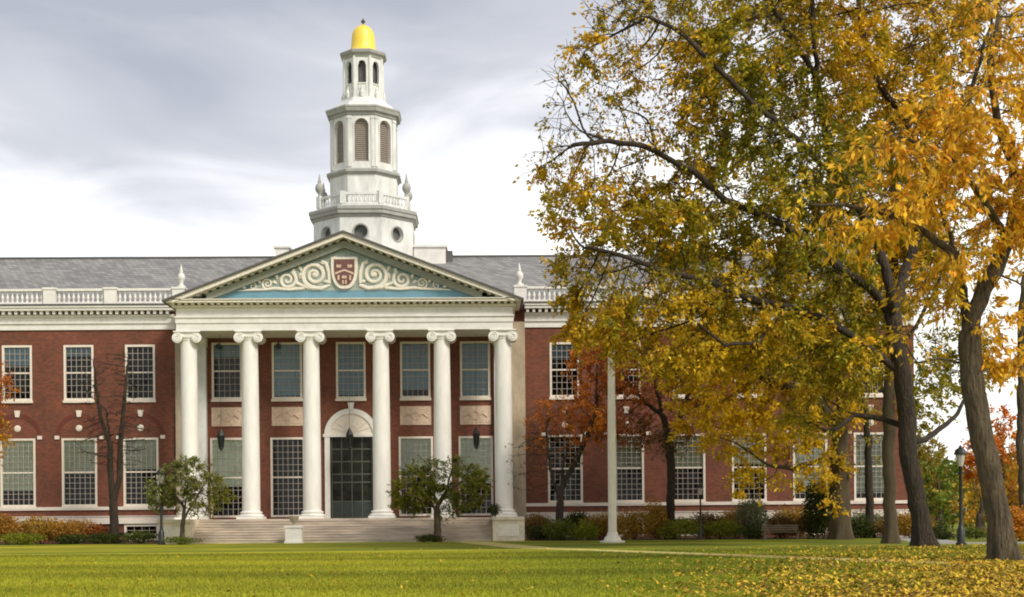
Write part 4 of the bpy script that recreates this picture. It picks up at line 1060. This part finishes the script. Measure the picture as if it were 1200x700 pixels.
for (px, Y, _, py, rpx, rpz, cols, lb, nm, lf) in BGT:
    s = F / (Y - CY)
    tree(nm, lb, 'tree', [[gbase(px, Y)] + pl(Y, [(px, (py + 620) / 2), (px + 3, py)])],
         [bl(px - rpx * .35, py + rpz * .2, Y, rpx * .7, rpz * .7, rpx * .7 / s, 130, 1.8, 0), bl(px + rpx * .35, py + rpz * .15, Y, rpx * .7, rpz * .7, rpx * .7 / s, 130, 1.8, 1),
          bl(px, py - rpz * .35, Y, rpx * .65, rpz * .65, rpx * .6 / s, 120, 1.5, 0), bl(px, py + rpz * .6, Y, rpx * .9, rpz * .4, rpx * .6 / s, 90, 1.6, 1)],
         .28, cols, m_bark2, leaf=lf, per=24, spread=.5, kill=.8, step=.5, group='trees beyond the building')
YL = -44.0
tree('ash_tree', 'slim trunk cut by the right edge of the picture', 'tree',
     [[gbase(1203, -20)] + pl(-20, [(1200, 600), (1197, 540), (1196, 460), (1197, 390), (1200, 320)]), pl(-20, [(1197, 420), (1215, 380)])],
     [bl(1225, 300, -20, 45, 60, 3, 100, 1.4, 0)], .22, (ORANGE,), m_bark2, leaf=.2, per=10, spread=.4)

# shrubs along the building
DG = ((.035, .05, .008), (.07, .085, .012)); YG_ = ((.16, .19, .015), (.28, .28, .02)); OR_ = ((.36, .17, .03), (.5, .27, .04)); RD_ = ((.22, .06, .02), (.36, .1, .02)); GR_ = ((.1, .13, .015), (.18, .2, .03)); SG_ = ((.16, .18, .08), (.26, .27, .14)); OC_ = ((.34, .2, .03), (.46, .27, .03))
def sh_row(rows):
    for (px, Y, rpx, top, cols, lb, lf) in rows:
        c = at(px, top, Y); s = F / (Y - CY); r = rpx / s
        shrub('shrub', lb, 'shrub', c.x, Y, r * 1.2, min(r, 1.2), max(.5, c.z * (1.22 if px > 140 else .92)), cols, n=int(2400 * max(.6, r * c.z * .8)), leaf=lf, group='shrubs along the foot of the building')
sh_row((
    (8, -4.2, 26, 598, OR_, 'orange and yellow shrub at the left edge under the first window', .13),
    (48, -4.4, 26, 603, OC_, 'ochre topped shrub second from the left edge', .12),
    (28, -5.6, 28, 622, YG_, 'low yellow green bush at the left edge of the lawn', .11),
    (88, -4.6, 24, 606, OR_, 'low orange shrub left of the bare tree', .12),
    (112, -4.2, 18, 612, RD_, 'dark red shrub at the foot of the bare tree', .12),
    (82, -5.6, 24, 624, DG, 'dark green low shrub beneath the orange one left of the bare tree', .11),
    (125, -5.7, 24, 622, DG, 'dark green clipped shrub in front of the bare tree', .11),
    (165, -5.7, 24, 625, GR_, 'green low shrub between the bare tree and the left lamp post', .11),
    (212, -9.9, 22, 631, GR_, 'flat green groundcover bush at the foot of the small olive tree', .09),
    (498, -9.4, 18, 632, DG, 'dark flat bush beside the stem of the right olive tree', .09),
    (632, -6.6, 18, 618, DG, 'dark green shrub against the corner of the portico', .11),
    (655, -7.2, 26, 612, GR_, 'green shrub hiding the foot of the vase shaped red tree', .11),
    (688, -7.6, 22, 614, YG_, 'yellow green mound just left of the flagpole', .11),
    (742, -7.6, 24, 602, OC_, 'ochre shrub just right of the flagpole', .12),
    (770, -6.8, 22, 592, OC_, 'tall ochre shrub left of the dark trunked red tree', .12),
    (800, -7.8, 28, 612, YG_, 'spreading yellow green shrub right of the dark trunked red tree', .11),
    (845, -8.0, 26, 612, YG_, 'bright yellow green bush beneath the fourth right window', .11),
    (880, -7.6, 22, 588, SG_, 'grey green shrub left of the bench', .12),
    (915, -7.4, 26, 606, BROWN, 'brown shrub behind the bench', .12),
    (955, -8.0, 30, 604, BROWN, 'dark brown shrub right of the bench', .12),
    (966, -9.5, 24, 570, DG, 'dark evergreen bush against the pale thick trunk', .12),
    (1003, -8.6, 24, 608, DG, 'dark shrub between the pale thick trunk and the thin dark tree', .12),
    (1045, -8.6, 28, 610, BROWN, 'brown shrub behind the slim elm trunk', .12),
    (890, -9.2, 26, 618, DG, 'low dark shrub at the left end of the bench', .11),
    (705, -6.0, 26, 606, OC_, 'ochre shrub directly behind the foot of the flagpole', .12),
    (628, -4.6, 22, 606, BROWN, 'brown shrub in the corner where the wing meets the portico', .12),
    (678, -4.4, 26, 604, DG, 'dark shrub against the basement between the first two right windows', .12),
    (830, -5.0, 28, 604, BROWN, 'tan brown shrub against the basement under the third right window', .12),
    (865, -5.2, 26, 600, OC_, 'ochre shrub against the basement under the fourth right window', .12),
    (935, -5.2, 30, 598, OC_, 'olive ochre shrub rising behind the bench end', .12),
    (1022, -5.4, 30, 602, SG_, 'grey green shrub under the last window of the right wing', .12),
    (1068, -10.0, 24, 606, OC_, 'ochre brown shrub between the two elm trunks', .12),
    (1085, -9.0, 26, 612, DG, 'dark green shrub seen past the low-forking elm trunk', .12),
    (1105, -16.0, 18, 625, DG, 'low clipped bush between the elm and the right lamp post', .11),
    (1146, -14.0, 22, 620, GR_, 'green bush behind the foot of the right lamp post', .12),
    (1192, -22.0, 24, 600, ((.5, .26, .02), (.6, .18, .02)), 'orange shrub at the right edge behind the leaning trunk', .14),
))
c = at(579, 596, -6.6); shrub('potted_boxwood', 'dark round boxwood on the right cheek wall of the steps', 'shrub', c.x, -6.6, .5, .5, 1.0, DG, n=1500, leaf=.07, z0=1.5)
# far tree belt that reads as one mass at the horizon
P = []
for k in range(70):
    x = rng.uniform(50, 200); y = 110 + rng.uniform(0, 50); h = rng.uniform(7, 13)
    v = rng.normal(size=(700, 3)); v /= np.linalg.norm(v, axis=1)[:, None]; P.append(np.array([x, y, h * .5]) + v * rng.uniform(.5, 1, (700, 1)) * np.array([5, 5, h * .55]))
P = np.concatenate(P); P = P[P[:, 2] > 0]
K = np.array([.2, .17, .03]) * rng.uniform(.5, 1.5, (len(P), 1)) + rng.uniform(0, .12, (len(P), 1)) * np.array([1.4, .5, 0])
tag(np_mesh('far_woodland', leaf_quads(P, .9, .7), 4, m_leaf, None, K), 'distant autumn woodland beyond the lawn at the right', 'woodland', kind='stuff')

# ------------------------------------------------------------------ fallen leaves and grass
def in_view(n, d0, d1, pw_=1.0):
    d = d0 + (d1 - d0) * rng.random(n) ** pw_
    u = rng.uniform(-640, 640, n) / F
    wx = math.sin(YAW) + u * math.cos(YAW); wy = math.cos(YAW) - u * math.sin(YAW)
    return np.stack([CX + wx * d, CY + wy * d, np.zeros(n)], axis=1), u * F + 600, d
P, px, d = in_view(300000, 22, 66, 1.2)
py = 606 + 1.5 * F / d
dens = np.clip((px - 700) / 480, 0, 1) ** 1.3 * np.clip((py - 640) / 50, 0, 1)
dens = dens * .5 + .002 + .10 * np.clip((px - 850) / 300, 0, 1)
# wind-drifted patches
nz = np.sin(P[:, 0] * .9 + 2 * np.sin(P[:, 1] * .31)) * np.sin(P[:, 1] * .7 + 1.3 * np.sin(P[:, 0] * .5))
dens = dens * (1 + .55 * nz)
k = rng.random(len(P)) < dens; P = P[k]
P[:, 2] = rng.uniform(.012, .05, len(P))
n = len(P); a = rng.uniform(0, 2 * np.pi, n); L1 = rng.uniform(.025, .075, n); tl = rng.normal(0, .5, n); tl2 = rng.normal(0, .3, n)
dx = np.stack([np.cos(a), np.sin(a), tl], 1) * L1[:, None]; dy = np.stack([-np.sin(a), np.cos(a), tl2], 1) * (L1 * .6)[:, None]
V = np.stack([P - dx, P + dy, P + dx, P - dy], 1).reshape(-1, 3); V[:, 2] = np.maximum(V[:, 2], .01)
t = rng.random((n, 1)); K = np.array([.74, .50, .04]) * t + np.array([.58, .34, .03]) * (1 - t); K = K * rng.uniform(.35, 1.25, (n, 1)); br_ = rng.random(n) < .2; K[br_] = np.array([.2, .1, .03])
tag(np_mesh('fallen_leaves', V, 4, m_litter, None, K), 'orange and yellow fallen leaves scattered on the lawn under the big trees', 'leaf litter', kind='stuff')
print('litter', n)
P, px, d = in_view(260000, 21, 62, 1.25)
pxs = np.interp(-P[:, 1], [-p[1] for p in pts], [p[0] for p in pts])
P = P[np.abs(P[:, 0] - pxs) > 1.02]
n = len(P); a = rng.uniform(0, 2 * np.pi, n); h = rng.uniform(.03, .07, n); wd = rng.uniform(.008, .018, n)
s = np.stack([np.cos(a), np.sin(a), np.zeros(n)], 1) * wd[:, None]
tip = P + np.stack([rng.normal(0, .02, n), rng.normal(0, .02, n), h], 1)
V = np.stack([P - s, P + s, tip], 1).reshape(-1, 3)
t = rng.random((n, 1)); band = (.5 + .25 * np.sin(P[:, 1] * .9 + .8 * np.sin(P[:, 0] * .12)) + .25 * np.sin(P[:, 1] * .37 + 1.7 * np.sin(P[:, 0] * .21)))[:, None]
right_tint = np.clip((P[:, 0] - 6) / 9, 0, 1)[:, None]  # blades turn darker and greener towards the right as well
K = (np.array([.165, .195, .013]) * (1 - t) + np.array([.37, .34, .022]) * t) * (.68 + .64 * band) * (1 - right_tint * np.array([.34, .24, .3]))
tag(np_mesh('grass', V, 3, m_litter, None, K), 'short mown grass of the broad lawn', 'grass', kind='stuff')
